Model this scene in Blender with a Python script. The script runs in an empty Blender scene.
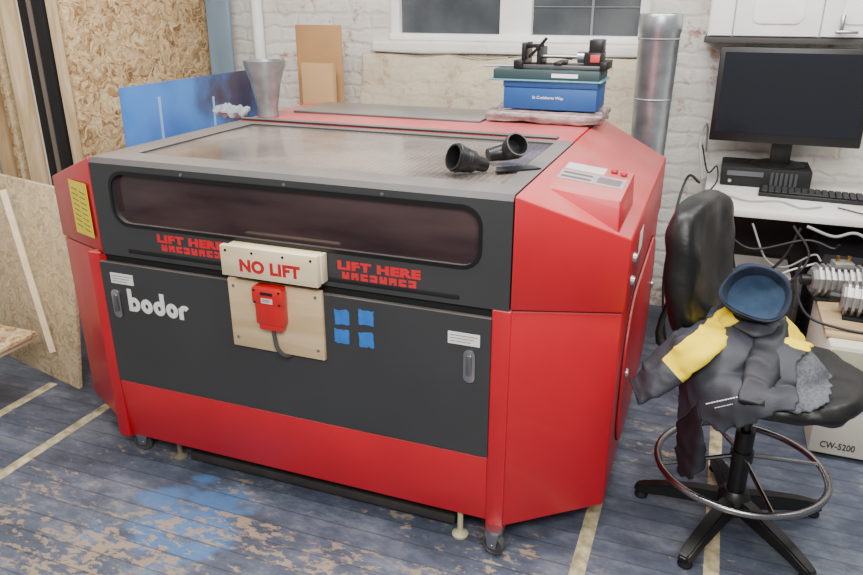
import bpy, bmesh, math, random
import numpy as np
from mathutils import Vector, Matrix, noise
from mathutils.bvhtree import BVHTree
random.seed(7)
R=math.radians
SC=bpy.context.scene
C=SC.collection
# ---------------- camera model (used to measure real planes) ----------------
H=1.55; PIT=R(21.3); HD=R(20.8); FPX=735.0
def ray(u,v):
    dx=(u-431.5)/FPX; dy=(287.5-v)/FPX
    F=math.cos(PIT)+dy*math.sin(PIT); U=-math.sin(PIT)+dy*math.cos(PIT)
    return Vector((-math.sin(HD)*F+math.cos(HD)*dx, math.cos(HD)*F+math.sin(HD)*dx, U))
def at(u,v,ax,val):
    d=ray(u,v); o=(0,0,H); i='xyz'.index(ax); t=(val-o[i])/d[i]
    return Vector(o)+d*t
cd=bpy.data.cameras.new('camera'); cam=bpy.data.objects.new('camera',cd); C.objects.link(cam)
cd.sensor_width=36; cd.lens=FPX/863*36; cd.clip_start=0.02
cam.location=(0,0,H); cam.rotation_euler=(R(90)-PIT,0,HD); SC.camera=cam

# ---------------- materials ----------------
def lin(c):
    return tuple(((x/255)/12.92 if x/255<=.04045 else ((x/255+.055)/1.055)**2.4) for x in c)+(1,)
def nd(nt,t,**k):
    n=nt.nodes.new(t)
    for a,b in k.items(): setattr(n,a,b)
    return n
def base(name):
    m=bpy.data.materials.new(name); m.use_nodes=True; nt=m.node_tree
    return m,nt,nt.nodes['Principled BSDF']
def M(name,col,rough=.5,metal=0,var=.08,scale=6,bump=0,bscale=60,emit=0,coat=0,dust=0,spec=.5,scuff=0,stain=None):
    m,nt,b=base(name); L=nt.links
    tc=nd(nt,'ShaderNodeTexCoord')
    n=nd(nt,'ShaderNodeTexNoise'); n.inputs['Scale'].default_value=scale; n.inputs['Detail'].default_value=6
    L.new(tc.outputs['Object'],n.inputs['Vector'])
    cr=nd(nt,'ShaderNodeValToRGB'); c=lin(col)
    cr.color_ramp.elements[0].position=.3; cr.color_ramp.elements[1].position=.7
    cr.color_ramp.elements[0].color=tuple(x*(1-var) for x in c[:3])+(1,)
    cr.color_ramp.elements[1].color=tuple(min(1,x*(1+var)) for x in c[:3])+(1,)
    L.new(n.outputs['Fac'],cr.inputs['Fac']); out=cr.outputs['Color']
    if stain:
        n6=nd(nt,'ShaderNodeTexNoise'); n6.inputs['Scale'].default_value=3; n6.inputs['Detail'].default_value=10; n6.inputs['Roughness'].default_value=.7
        L.new(tc.outputs['Object'],n6.inputs['Vector'])
        mr=nd(nt,'ShaderNodeMapRange'); mr.inputs[1].default_value=.5; mr.inputs[2].default_value=.68; mr.inputs[4].default_value=.75; L.new(n6.outputs['Fac'],mr.inputs[0])
        mx=nd(nt,'ShaderNodeMix',data_type='RGBA'); L.new(mr.outputs[0],mx.inputs[0]); L.new(out,mx.inputs[6]); mx.inputs[7].default_value=lin(stain); out=mx.outputs[2]
    if dust:
        g=nd(nt,'ShaderNodeNewGeometry'); s=nd(nt,'ShaderNodeSeparateXYZ'); L.new(g.outputs['Normal'],s.inputs[0])
        n3=nd(nt,'ShaderNodeTexNoise'); n3.inputs['Scale'].default_value=3.5; n3.inputs['Detail'].default_value=8
        L.new(tc.outputs['Object'],n3.inputs['Vector'])
        mp=nd(nt,'ShaderNodeMapRange'); mp.inputs[1].default_value=.5; mp.inputs[2].default_value=1; L.new(s.outputs['Z'],mp.inputs[0])
        mu=nd(nt,'ShaderNodeMath',operation='MULTIPLY'); L.new(mp.outputs[0],mu.inputs[0]); L.new(n3.outputs['Fac'],mu.inputs[1])
        m2=nd(nt,'ShaderNodeMath',operation='MULTIPLY'); L.new(mu.outputs[0],m2.inputs[0]); m2.inputs[1].default_value=dust
        mx=nd(nt,'ShaderNodeMix',data_type='RGBA'); L.new(m2.outputs[0],mx.inputs[0]); L.new(out,mx.inputs[6]); mx.inputs[7].default_value=lin((205,190,180))
        out=mx.outputs[2]
    if scuff:
        n4=nd(nt,'ShaderNodeTexNoise'); n4.inputs['Scale'].default_value=30; n4.inputs['Detail'].default_value=10; n4.inputs['Roughness'].default_value=.75
        L.new(tc.outputs['Object'],n4.inputs['Vector'])
        mr=nd(nt,'ShaderNodeMapRange'); mr.inputs[1].default_value=.68; mr.inputs[2].default_value=.74; mr.inputs[4].default_value=scuff; L.new(n4.outputs['Fac'],mr.inputs[0])
        mx=nd(nt,'ShaderNodeMix',data_type='RGBA'); L.new(mr.outputs[0],mx.inputs[0]); L.new(out,mx.inputs[6]); mx.inputs[7].default_value=lin((214,190,186)); out=mx.outputs[2]
    L.new(out,b.inputs['Base Color'])
    b.inputs['Roughness'].default_value=rough; b.inputs['Metallic'].default_value=metal
    b.inputs['Specular IOR Level'].default_value=spec
    if coat: b.inputs['Coat Weight'].default_value=coat
    if emit:
        L.new(out,b.inputs['Emission Color']); b.inputs['Emission Strength'].default_value=emit
    if bump:
        n2=nd(nt,'ShaderNodeTexNoise'); n2.inputs['Scale'].default_value=bscale; n2.inputs['Detail'].default_value=5
        L.new(tc.outputs['Object'],n2.inputs['Vector'])
        bp=nd(nt,'ShaderNodeBump'); bp.inputs['Strength'].default_value=bump; bp.inputs['Distance'].default_value=.01
        L.new(n2.outputs['Fac'],bp.inputs['Height']); L.new(bp.outputs[0],b.inputs['Normal'])
    return m
def wood(name,c1,c2,axis='x',rough=.6,sc=14):
    m,nt,b=base(name); L=nt.links
    tc=nd(nt,'ShaderNodeTexCoord'); mp=nd(nt,'ShaderNodeMapping')
    s={'x':(.12,1,1),'y':(1,.12,1),'z':(1,1,.12)}[axis]; mp.inputs['Scale'].default_value=s
    L.new(tc.outputs['Object'],mp.inputs[0])
    n=nd(nt,'ShaderNodeTexNoise'); n.inputs['Scale'].default_value=sc; n.inputs['Detail'].default_value=8; n.inputs['Distortion'].default_value=1.2
    L.new(mp.outputs[0],n.inputs['Vector'])
    cr=nd(nt,'ShaderNodeValToRGB'); e=cr.color_ramp.elements; e[0].position=.35; e[1].position=.65; e[0].color=lin(c1); e[1].color=lin(c2)
    L.new(n.outputs['Fac'],cr.inputs[0]); L.new(cr.outputs[0],b.inputs['Base Color']); b.inputs['Roughness'].default_value=rough
    return m
def osb(name,cols,sc=1.0):
    m,nt,b=base(name); L=nt.links
    tc=nd(nt,'ShaderNodeTexCoord'); mp=nd(nt,'ShaderNodeMapping'); mp.inputs['Rotation'].default_value=(.5,.6,.4)
    mp.inputs['Scale'].default_value=(1,1.0,2.2)
    nn=nd(nt,'ShaderNodeTexNoise'); nn.inputs['Scale'].default_value=9
    L.new(tc.outputs['Object'],nn.inputs['Vector'])
    ad=nd(nt,'ShaderNodeMixRGB'); ad.blend_type='LINEAR_LIGHT'; ad.inputs[0].default_value=.12
    L.new(tc.outputs['Object'],ad.inputs[1]); L.new(nn.outputs['Color'],ad.inputs[2])
    L.new(ad.outputs[0],mp.inputs[0])
    v=nd(nt,'ShaderNodeTexVoronoi'); v.inputs['Scale'].default_value=26*sc; L.new(mp.outputs[0],v.inputs['Vector'])
    v2=nd(nt,'ShaderNodeTexVoronoi'); v2.inputs['Scale'].default_value=60*sc; L.new(mp.outputs[0],v2.inputs['Vector'])
    s1=nd(nt,'ShaderNodeSeparateXYZ'); L.new(v.outputs['Color'],s1.inputs[0])
    s2=nd(nt,'ShaderNodeSeparateXYZ'); L.new(v2.outputs['Color'],s2.inputs[0])
    mx=nd(nt,'ShaderNodeMix'); mx.inputs[0].default_value=.4; L.new(s1.outputs[0],mx.inputs[2]); L.new(s2.outputs[0],mx.inputs[3])
    cr=nd(nt,'ShaderNodeValToRGB'); e=cr.color_ramp.elements
    e[0].position=.08; e[0].color=lin(cols[0]); e[1].position=.9; e[1].color=lin(cols[3])
    k=e.new(.3); k.color=lin(cols[1]); k=e.new(.55); k.color=lin(cols[2])
    L.new(mx.outputs[0],cr.inputs[0]); L.new(cr.outputs[0],b.inputs['Base Color']); b.inputs['Roughness'].default_value=.6
    bp=nd(nt,'ShaderNodeBump'); bp.inputs['Strength'].default_value=.25; bp.inputs['Distance'].default_value=.004
    L.new(mx.outputs[0],bp.inputs['Height']); L.new(bp.outputs[0],b.inputs['Normal'])
    return m

RED=M('red_enamel',(192,18,36),.42,0,.1,3,coat=.1,dust=.42,scuff=.2)
REDL=M('red_lettering',(214,34,44),.5)
DGREY=M('dark_grey_enamel',(58,59,61),.45,0,.08,4,dust=.42,scuff=.05)
BLACKP=M('black_plastic',(18,18,19),.4)
BLACKM=M('matt_black',(12,12,13),.75)
SILV=M('satin_steel',(185,186,188),.3,1)
GALV=M('galvanised_steel',(172,178,182),.36,.85,.22,14)
GALVP=M('dull_galvanised',(142,148,148),.42,.6,.25,18)
CASTAL=M('cast_aluminium',(170,170,168),.42,.75,.12,20)
WHITE=M('white_paint',(238,238,235),.5)
WTEXT=M('white_lettering',(238,238,238),.5)
PLY=wood('plywood',(206,176,132),(226,200,160),'x')
PLYD=wood('dull_plywood',(160,134,100),(186,160,124),'x')
PLYZ=wood('pine_upright',(196,166,122),(228,204,166),'z')
EDGE=wood('board_edge',(170,138,98),(200,172,132),'z')
PLYBOX=wood('pine_block',(222,200,160),(238,220,186),'x')
BLUET=M('blue_masking_tape',(44,116,205),.6,0,.15,30)
OSBM=osb('osb_board',((118,84,50),(170,134,92),(200,168,122),(224,200,160)))
OSB2=osb('osb_dull',((128,98,66),(174,142,100),(203,174,130),(224,202,164)))
PLYPALE=osb('osb_pale',((176,150,112),(196,172,134),(210,188,150),(222,204,170)),1.0)
CARD=M('cardboard',(172,132,88),.8,0,.08)
CARD2=M('cardboard_light',(194,156,110),.8,0,.06)
YEL=M('yellow_fabric',(246,216,10),.75,0,.08,20)
YLAB=M('yellow_label',(255,228,16),.5)
NAVY=M('charcoal_fabric',(50,52,60),.6,0,.14,9,bump=.15,bscale=300)
HEATH=M('heather_grey_fabric',(92,95,100),.95,0,.35,120,bump=.4,bscale=250)
DARKF=M('black_fabric',(24,26,34),.55,0,.2,9)
CAPM=M('navy_cap_fabric',(26,38,58),.9,0,.15,60,bump=.3,bscale=200)
CAPI=M('faded_denim_lining',(40,60,84),.95,0,.12,50,bump=.2,bscale=150)
VINYL=M('black_vinyl',(17,17,18),.42,0,.2,10,bump=.6,bscale=12,scuff=.25)
CHROME=M('dull_chrome',(150,150,152),.24,1,.05)
RUB=M('dark_rubber',(70,70,72),.6)
SILLM=M('sill_paint',(230,228,218),.7,0,.06,8,bump=.4,bscale=20)
BEIGE=M('beige_enamel',(210,206,190),.5)
PCB=M('dark_screen',(26,28,34),.14,0,.02)

FO=Vector((-.6,(-1.6+4.2)/2,-.1)); PY=-FO.y
PATCH=(-1.44-FO.x,1.53-FO.y,.1)
def floor_mat():
    m,nt,b=base('worn_blue_floorboards'); L=nt.links
    tc=nd(nt,'ShaderNodeTexCoord'); sp=nd(nt,'ShaderNodeSeparateXYZ'); L.new(tc.outputs['Object'],sp.inputs[0])
    dv=nd(nt,'ShaderNodeMath',operation='DIVIDE'); L.new(sp.outputs['Y'],dv.inputs[0]); dv.inputs[1].default_value=.075
    fr=nd(nt,'ShaderNodeMath',operation='FRACT'); L.new(dv.outputs[0],fr.inputs[0])
    fl=nd(nt,'ShaderNodeMath',operation='FLOOR'); L.new(dv.outputs[0],fl.inputs[0])
    wn=nd(nt,'ShaderNodeTexWhiteNoise',noise_dimensions='1D'); L.new(fl.outputs[0],wn.inputs['W'])
    gap=nd(nt,'ShaderNodeValToRGB'); e=gap.color_ramp.elements; e[0].position=.0; e[0].color=(.2,.2,.2,1); e[1].position=.06; e[1].color=(1,1,1,1)
    k=e.new(.96); k.color=(1,1,1,1); k=e.new(1); k.color=(.5,.5,.5,1)
    L.new(fr.outputs[0],gap.inputs[0])
    ng=nd(nt,'ShaderNodeTexNoise'); ng.inputs['Scale'].default_value=6; ng.inputs['Detail'].default_value=4; L.new(tc.outputs['Object'],ng.inputs['Vector'])
    gr=nd(nt,'ShaderNodeMapRange'); gr.inputs[1].default_value=.4; gr.inputs[2].default_value=.6; gr.inputs[3].default_value=.6; gr.inputs[4].default_value=0; L.new(ng.outputs['Fac'],gr.inputs[0])
    gp=nd(nt,'ShaderNodeMath',operation='MAXIMUM'); L.new(gap.outputs[0],gp.inputs[0]); L.new(gr.outputs[0],gp.inputs[1])
    mp=nd(nt,'ShaderNodeMapping'); mp.inputs['Scale'].default_value=(.5,1,1); L.new(tc.outputs['Object'],mp.inputs[0])
    n1=nd(nt,'ShaderNodeTexNoise'); n1.inputs['Scale'].default_value=7; n1.inputs['Detail'].default_value=12; n1.inputs['Roughness'].default_value=.78; L.new(mp.outputs[0],n1.inputs['Vector'])
    cr=nd(nt,'ShaderNodeValToRGB'); e=cr.color_ramp.elements; e[0].position=.34; e[0].color=lin((54,59,70)); e[1].position=.66; e[1].color=lin((120,126,138))
    k=e.new(.5); k.color=lin((80,87,103))
    L.new(n1.outputs['Fac'],cr.inputs[0])
    vd=nd(nt,'ShaderNodeVectorMath',operation='DISTANCE'); L.new(tc.outputs['Object'],vd.inputs[0]); vd.inputs[1].default_value=PATCH
    nq=nd(nt,'ShaderNodeTexNoise'); nq.inputs['Scale'].default_value=12; nq.inputs['Detail'].default_value=6; L.new(mp.outputs[0],nq.inputs['Vector'])
    vn=nd(nt,'ShaderNodeMath',operation='MULTIPLY_ADD'); L.new(nq.outputs['Fac'],vn.inputs[0]); vn.inputs[1].default_value=.7; L.new(vd.outputs['Value'],vn.inputs[2])
    mr=nd(nt,'ShaderNodeMapRange'); mr.inputs[1].default_value=.48; mr.inputs[2].default_value=.56; mr.inputs[3].default_value=.62; mr.inputs[4].default_value=0; L.new(vn.outputs[0],mr.inputs[0])
    mb=nd(nt,'ShaderNodeMix',data_type='RGBA'); L.new(mr.outputs[0],mb.inputs[0]); L.new(cr.outputs[0],mb.inputs[6]); mb.inputs[7].default_value=lin((76,124,178))
    mp2=nd(nt,'ShaderNodeMapping'); mp2.inputs['Scale'].default_value=(.6,1.2,1); L.new(tc.outputs['Object'],mp2.inputs[0])
    n2=nd(nt,'ShaderNodeTexNoise'); n2.inputs['Scale'].default_value=30; n2.inputs['Detail'].default_value=10; n2.inputs['Roughness'].default_value=.7; L.new(mp2.outputs[0],n2.inputs['Vector'])
    n3=nd(nt,'ShaderNodeTexNoise'); n3.inputs['Scale'].default_value=2.6; n3.inputs['Detail'].default_value=3; L.new(tc.outputs['Object'],n3.inputs['Vector'])
    ya=nd(nt,'ShaderNodeMapRange'); ya.inputs[1].default_value=1.25+PY; ya.inputs[2].default_value=1.9+PY; ya.inputs[3].default_value=.12; ya.inputs[4].default_value=-.005; L.new(sp.outputs['Y'],ya.inputs[0])
    a1=nd(nt,'ShaderNodeMath',operation='MULTIPLY_ADD'); L.new(n3.outputs['Fac'],a1.inputs[0]); a1.inputs[1].default_value=.46; L.new(n2.outputs['Fac'],a1.inputs[2])
    a2=nd(nt,'ShaderNodeMath',operation='ADD'); L.new(a1.outputs[0],a2.inputs[0]); L.new(ya.outputs[0],a2.inputs[1])
    a3=nd(nt,'ShaderNodeMath',operation='MULTIPLY_ADD'); L.new(wn.outputs['Value'],a3.inputs[0]); a3.inputs[1].default_value=.08; L.new(a2.outputs[0],a3.inputs[2])
    th=nd(nt,'ShaderNodeMapRange'); th.inputs[1].default_value=.905; th.inputs[2].default_value=.94; th.inputs[4].default_value=.82; L.new(a3.outputs[0],th.inputs[0])
    nc=nd(nt,'ShaderNodeMix',data_type='RGBA'); L.new(n3.outputs['Fac'],nc.inputs[0]); nc.inputs[6].default_value=lin((128,108,88)); nc.inputs[7].default_value=lin((176,156,132))
    mw=nd(nt,'ShaderNodeMix',data_type='RGBA'); L.new(th.outputs[0],mw.inputs[0]); L.new(mb.outputs[2],mw.inputs[6]); L.new(nc.outputs[2],mw.inputs[7])
    mg=nd(nt,'ShaderNodeMix',data_type='RGBA'); L.new(gp.outputs[0],mg.inputs[0]); mg.inputs[6].default_value=lin((30,30,36)); L.new(mw.outputs[2],mg.inputs[7])
    L.new(mg.outputs[2],b.inputs['Base Color']); b.inputs['Roughness'].default_value=.45
    bp=nd(nt,'ShaderNodeBump'); bp.inputs['Strength'].default_value=.3; bp.inputs['Distance'].default_value=.004; L.new(gp.outputs[0],bp.inputs['Height']); L.new(bp.outputs[0],b.inputs['Normal'])
    return m
def brick_mat(name,swap=False,c1=(236,234,229),c2=(224,221,215),mo=(218,214,207),stain=(168,118,96),sa=.8,soil=(202,190,172),zone=(.44,.56),bf=.8,nf=3.6):
    m,nt,b=base(name); L=nt.links
    tc=nd(nt,'ShaderNodeTexCoord'); sp=nd(nt,'ShaderNodeSeparateXYZ')
    nw=nd(nt,'ShaderNodeTexNoise'); nw.inputs['Scale'].default_value=8; nw.inputs['Detail'].default_value=6; L.new(tc.outputs['Object'],nw.inputs['Vector'])
    ad0=nd(nt,'ShaderNodeMixRGB'); ad0.blend_type='LINEAR_LIGHT'; ad0.inputs[0].default_value=.04; L.new(tc.outputs['Object'],ad0.inputs[1]); L.new(nw.outputs['Color'],ad0.inputs[2])
    L.new(ad0.outputs[0],sp.inputs[0])
    cb=nd(nt,'ShaderNodeCombineXYZ'); L.new(sp.outputs['Y' if swap else 'X'],cb.inputs[0]); L.new(sp.outputs['Z'],cb.inputs[1])
    br=nd(nt,'ShaderNodeTexBrick'); br.inputs['Scale'].default_value=1; br.inputs['Brick Width'].default_value=.23; br.inputs['Row Height'].default_value=.078
    br.inputs['Mortar Size'].default_value=.018; br.inputs['Mortar Smooth'].default_value=1
    L.new(cb.outputs[0],br.inputs['Vector'])
    br.inputs['Color1'].default_value=lin(c1); br.inputs['Color2'].default_value=lin(c2); br.inputs['Mortar'].default_value=lin(mo)
    n=nd(nt,'ShaderNodeTexNoise'); n.inputs['Scale'].default_value=7; n.inputs['Detail'].default_value=12; n.inputs['Roughness'].default_value=.8; L.new(tc.outputs['Object'],n.inputs['Vector'])
    th=nd(nt,'ShaderNodeMapRange'); th.inputs[1].default_value=.545; th.inputs[2].default_value=.6; th.inputs[4].default_value=sa; L.new(n.outputs['Fac'],th.inputs[0])
    nz=nd(nt,'ShaderNodeTexNoise'); nz.inputs['Scale'].default_value=1.9; nz.inputs['Detail'].default_value=3; L.new(tc.outputs['Object'],nz.inputs['Vector'])
    tz=nd(nt,'ShaderNodeMapRange'); tz.inputs[1].default_value=zone[0]; tz.inputs[2].default_value=zone[1]; L.new(nz.outputs['Fac'],tz.inputs[0])
    mz=nd(nt,'ShaderNodeMath',operation='MULTIPLY'); L.new(th.outputs[0],mz.inputs[0]); L.new(tz.outputs[0],mz.inputs[1])
    n5=nd(nt,'ShaderNodeTexNoise'); n5.inputs['Scale'].default_value=3.2; n5.inputs['Detail'].default_value=10; n5.inputs['Roughness'].default_value=.68; L.new(tc.outputs['Object'],n5.inputs['Vector'])
    t5=nd(nt,'ShaderNodeMapRange'); t5.inputs[1].default_value=.45; t5.inputs[2].default_value=.68; t5.inputs[4].default_value=.6; L.new(n5.outputs['Fac'],t5.inputs[0])
    m5=nd(nt,'ShaderNodeMix',data_type='RGBA'); L.new(t5.outputs[0],m5.inputs[0]); L.new(br.outputs['Color'],m5.inputs[6]); m5.inputs[7].default_value=lin(soil)
    mx=nd(nt,'ShaderNodeMix',data_type='RGBA'); L.new(mz.outputs[0],mx.inputs[0]); L.new(m5.outputs[2],mx.inputs[6]); mx.inputs[7].default_value=lin(stain)
    L.new(mx.outputs[2],b.inputs['Base Color']); b.inputs['Roughness'].default_value=.65
    bp=nd(nt,'ShaderNodeBump'); bp.inputs['Strength'].default_value=.6; bp.inputs['Distance'].default_value=.010; bp.invert=True
    bs_=nd(nt,'ShaderNodeMath',operation='MULTIPLY'); L.new(br.outputs['Fac'],bs_.inputs[0]); bs_.inputs[1].default_value=bf
    ad=nd(nt,'ShaderNodeMath',operation='MULTIPLY_ADD'); L.new(n.outputs['Fac'],ad.inputs[0]); ad.inputs[1].default_value=nf; L.new(bs_.outputs[0],ad.inputs[2])
    L.new(ad.outputs[0],bp.inputs['Height']); L.new(bp.outputs[0],b.inputs['Normal'])
    return m
def acrylic(name,c1,c2,rough,stripes=None,sc=3,painted_refl=None,aniso=None,sk=.12):
    m,nt,b=base(name); L=nt.links
    tc=nd(nt,'ShaderNodeTexCoord')
    mp=nd(nt,'ShaderNodeMapping'); L.new(tc.outputs['Object'],mp.inputs[0])
    if aniso: mp.inputs['Scale'].default_value=aniso
    n=nd(nt,'ShaderNodeTexNoise'); n.inputs['Scale'].default_value=sc; n.inputs['Detail'].default_value=7; L.new(mp.outputs[0],n.inputs['Vector'])
    cr=nd(nt,'ShaderNodeValToRGB'); e=cr.color_ramp.elements; e[0].position=.35; e[0].color=lin(c1); e[1].position=.68; e[1].color=lin(c2); L.new(n.outputs['Fac'],cr.inputs[0])
    out=cr.outputs[0]
    if stripes:
        w=nd(nt,'ShaderNodeTexWave'); w.inputs['Scale'].default_value=stripes; w.bands_direction='X'; w.inputs['Distortion'].default_value=0
        L.new(tc.outputs['Object'],w.inputs['Vector'])
        mx=nd(nt,'ShaderNodeMix',data_type='RGBA',blend_type='MULTIPLY'); mx.inputs[0].default_value=sk; L.new(out,mx.inputs[6]); L.new(w.outputs['Color'],mx.inputs[7]); out=mx.outputs[2]
    if painted_refl:  # soft round patches that paint a reflection into the base colour
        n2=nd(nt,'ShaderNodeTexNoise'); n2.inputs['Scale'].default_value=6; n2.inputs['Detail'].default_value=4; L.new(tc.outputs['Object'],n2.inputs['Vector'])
        for (pos,rad) in painted_refl[1]:
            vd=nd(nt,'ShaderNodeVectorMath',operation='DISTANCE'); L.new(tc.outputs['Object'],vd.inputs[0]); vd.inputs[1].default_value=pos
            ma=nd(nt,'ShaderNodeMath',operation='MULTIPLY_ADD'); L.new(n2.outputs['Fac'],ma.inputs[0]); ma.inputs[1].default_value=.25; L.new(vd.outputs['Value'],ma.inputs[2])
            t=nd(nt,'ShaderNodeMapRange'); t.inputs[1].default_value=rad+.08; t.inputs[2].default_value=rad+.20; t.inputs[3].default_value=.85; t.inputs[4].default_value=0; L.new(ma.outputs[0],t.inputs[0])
            mx=nd(nt,'ShaderNodeMix',data_type='RGBA'); L.new(t.outputs[0],mx.inputs[0]); L.new(out,mx.inputs[6]); mx.inputs[7].default_value=lin(painted_refl[0]); out=mx.outputs[2]
    L.new(out,b.inputs['Base Color']); b.inputs['Roughness'].default_value=rough
    rr_=nd(nt,'ShaderNodeMapRange'); rr_.inputs[1].default_value=.35; rr_.inputs[2].default_value=.7; rr_.inputs[3].default_value=rough*.6; rr_.inputs[4].default_value=rough*2; L.new(n.outputs['Fac'],rr_.inputs[0]); L.new(rr_.outputs[0],b.inputs['Roughness'])
    return m
FLOORM=floor_mat(); BRICK=brick_mat('white_painted_brick'); BRICKL=brick_mat('white_painted_brick_side',True)
CREAM=brick_mat('cream_masonry',False,(224,212,186),(218,206,180),(214,201,175),(164,134,102),.6,(196,179,148),(.34,.5),.25,3.6)
ACF=acrylic('smoked_acrylic',(34,22,30),(86,68,68),.06,None,2.2,None,(.6,1,3.0))  # paler stretched streaks paint reflections into the acrylic's colour
ACT=acrylic('smoked_acrylic_top',(100,88,81),(146,134,126),.13,16,3,None,None,.24)
BLUES=acrylic('blue_film_sheet',(44,100,172),(64,124,194),.15,None,3,((54,40,40),[((0,.10,1.14),.09),((0,.32,1.12),.15)]))  # brown patches are the chipboard's reflection, painted into the film colour

# ---------------- mesh builder ----------------
def catmull(pts,n):
    pts=[Vector(p) for p in pts]
    if len(pts)<3:
        return [pts[0].lerp(pts[1],k/n) for k in range(n+1)] if len(pts)==2 else pts
    out=[]; P=[pts[0]*2-pts[1]]+pts+[pts[-1]*2-pts[-2]]
    for i in range(1,len(P)-2):
        for k in range(n):
            t=k/n; a,b,c,d=P[i-1],P[i],P[i+1],P[i+2]
            out.append(.5*((2*b)+(c-a)*t+(2*a-5*b+4*c-d)*t*t+(3*b-a-3*c+d)*t**3))
    out.append(pts[-1]); return out
def frame_to(d,up=Vector((0,0,1))):
    z=Vector(d).normalized(); 
    if abs(z.dot(up))>.98: up=Vector((0,1,0))
    x=up.cross(z).normalized(); y=z.cross(x)
    return Matrix((x,y,z)).transposed().to_4x4()
def rrect(x0,x1,y0,y1,r,n=6):
    o=[]
    for cx,cy,a0 in ((x1-r,y1-r,0),(x0+r,y1-r,90),(x0+r,y0+r,180),(x1-r,y0+r,270)):
        for k in range(n+1):
            a=R(a0+90*k/n); o.append((cx+r*math.cos(a),cy+r*math.sin(a)))
    return o
def MF(y): return Matrix(((1,0,0,0),(0,0,-1,y),(0,1,0,0),(0,0,0,1)))
def T(x,y,z): return Matrix.Translation((x,y,z))
def RZ(a): return Matrix.Rotation(R(a),4,'Z')
def RX(a): return Matrix.Rotation(R(a),4,'X')
def RY(a): return Matrix.Rotation(R(a),4,'Y')
def SCL(s): return Matrix.Diagonal((s,s,s,1))
def curve_mesh(cu):
    o=bpy.data.objects.new('tmp',cu); C.objects.link(o)
    bpy.context.view_layer.update()
    dg=bpy.context.evaluated_depsgraph_get()
    me=bpy.data.meshes.new_from_object(o.evaluated_get(dg))
    bpy.data.objects.remove(o); return me
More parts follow.
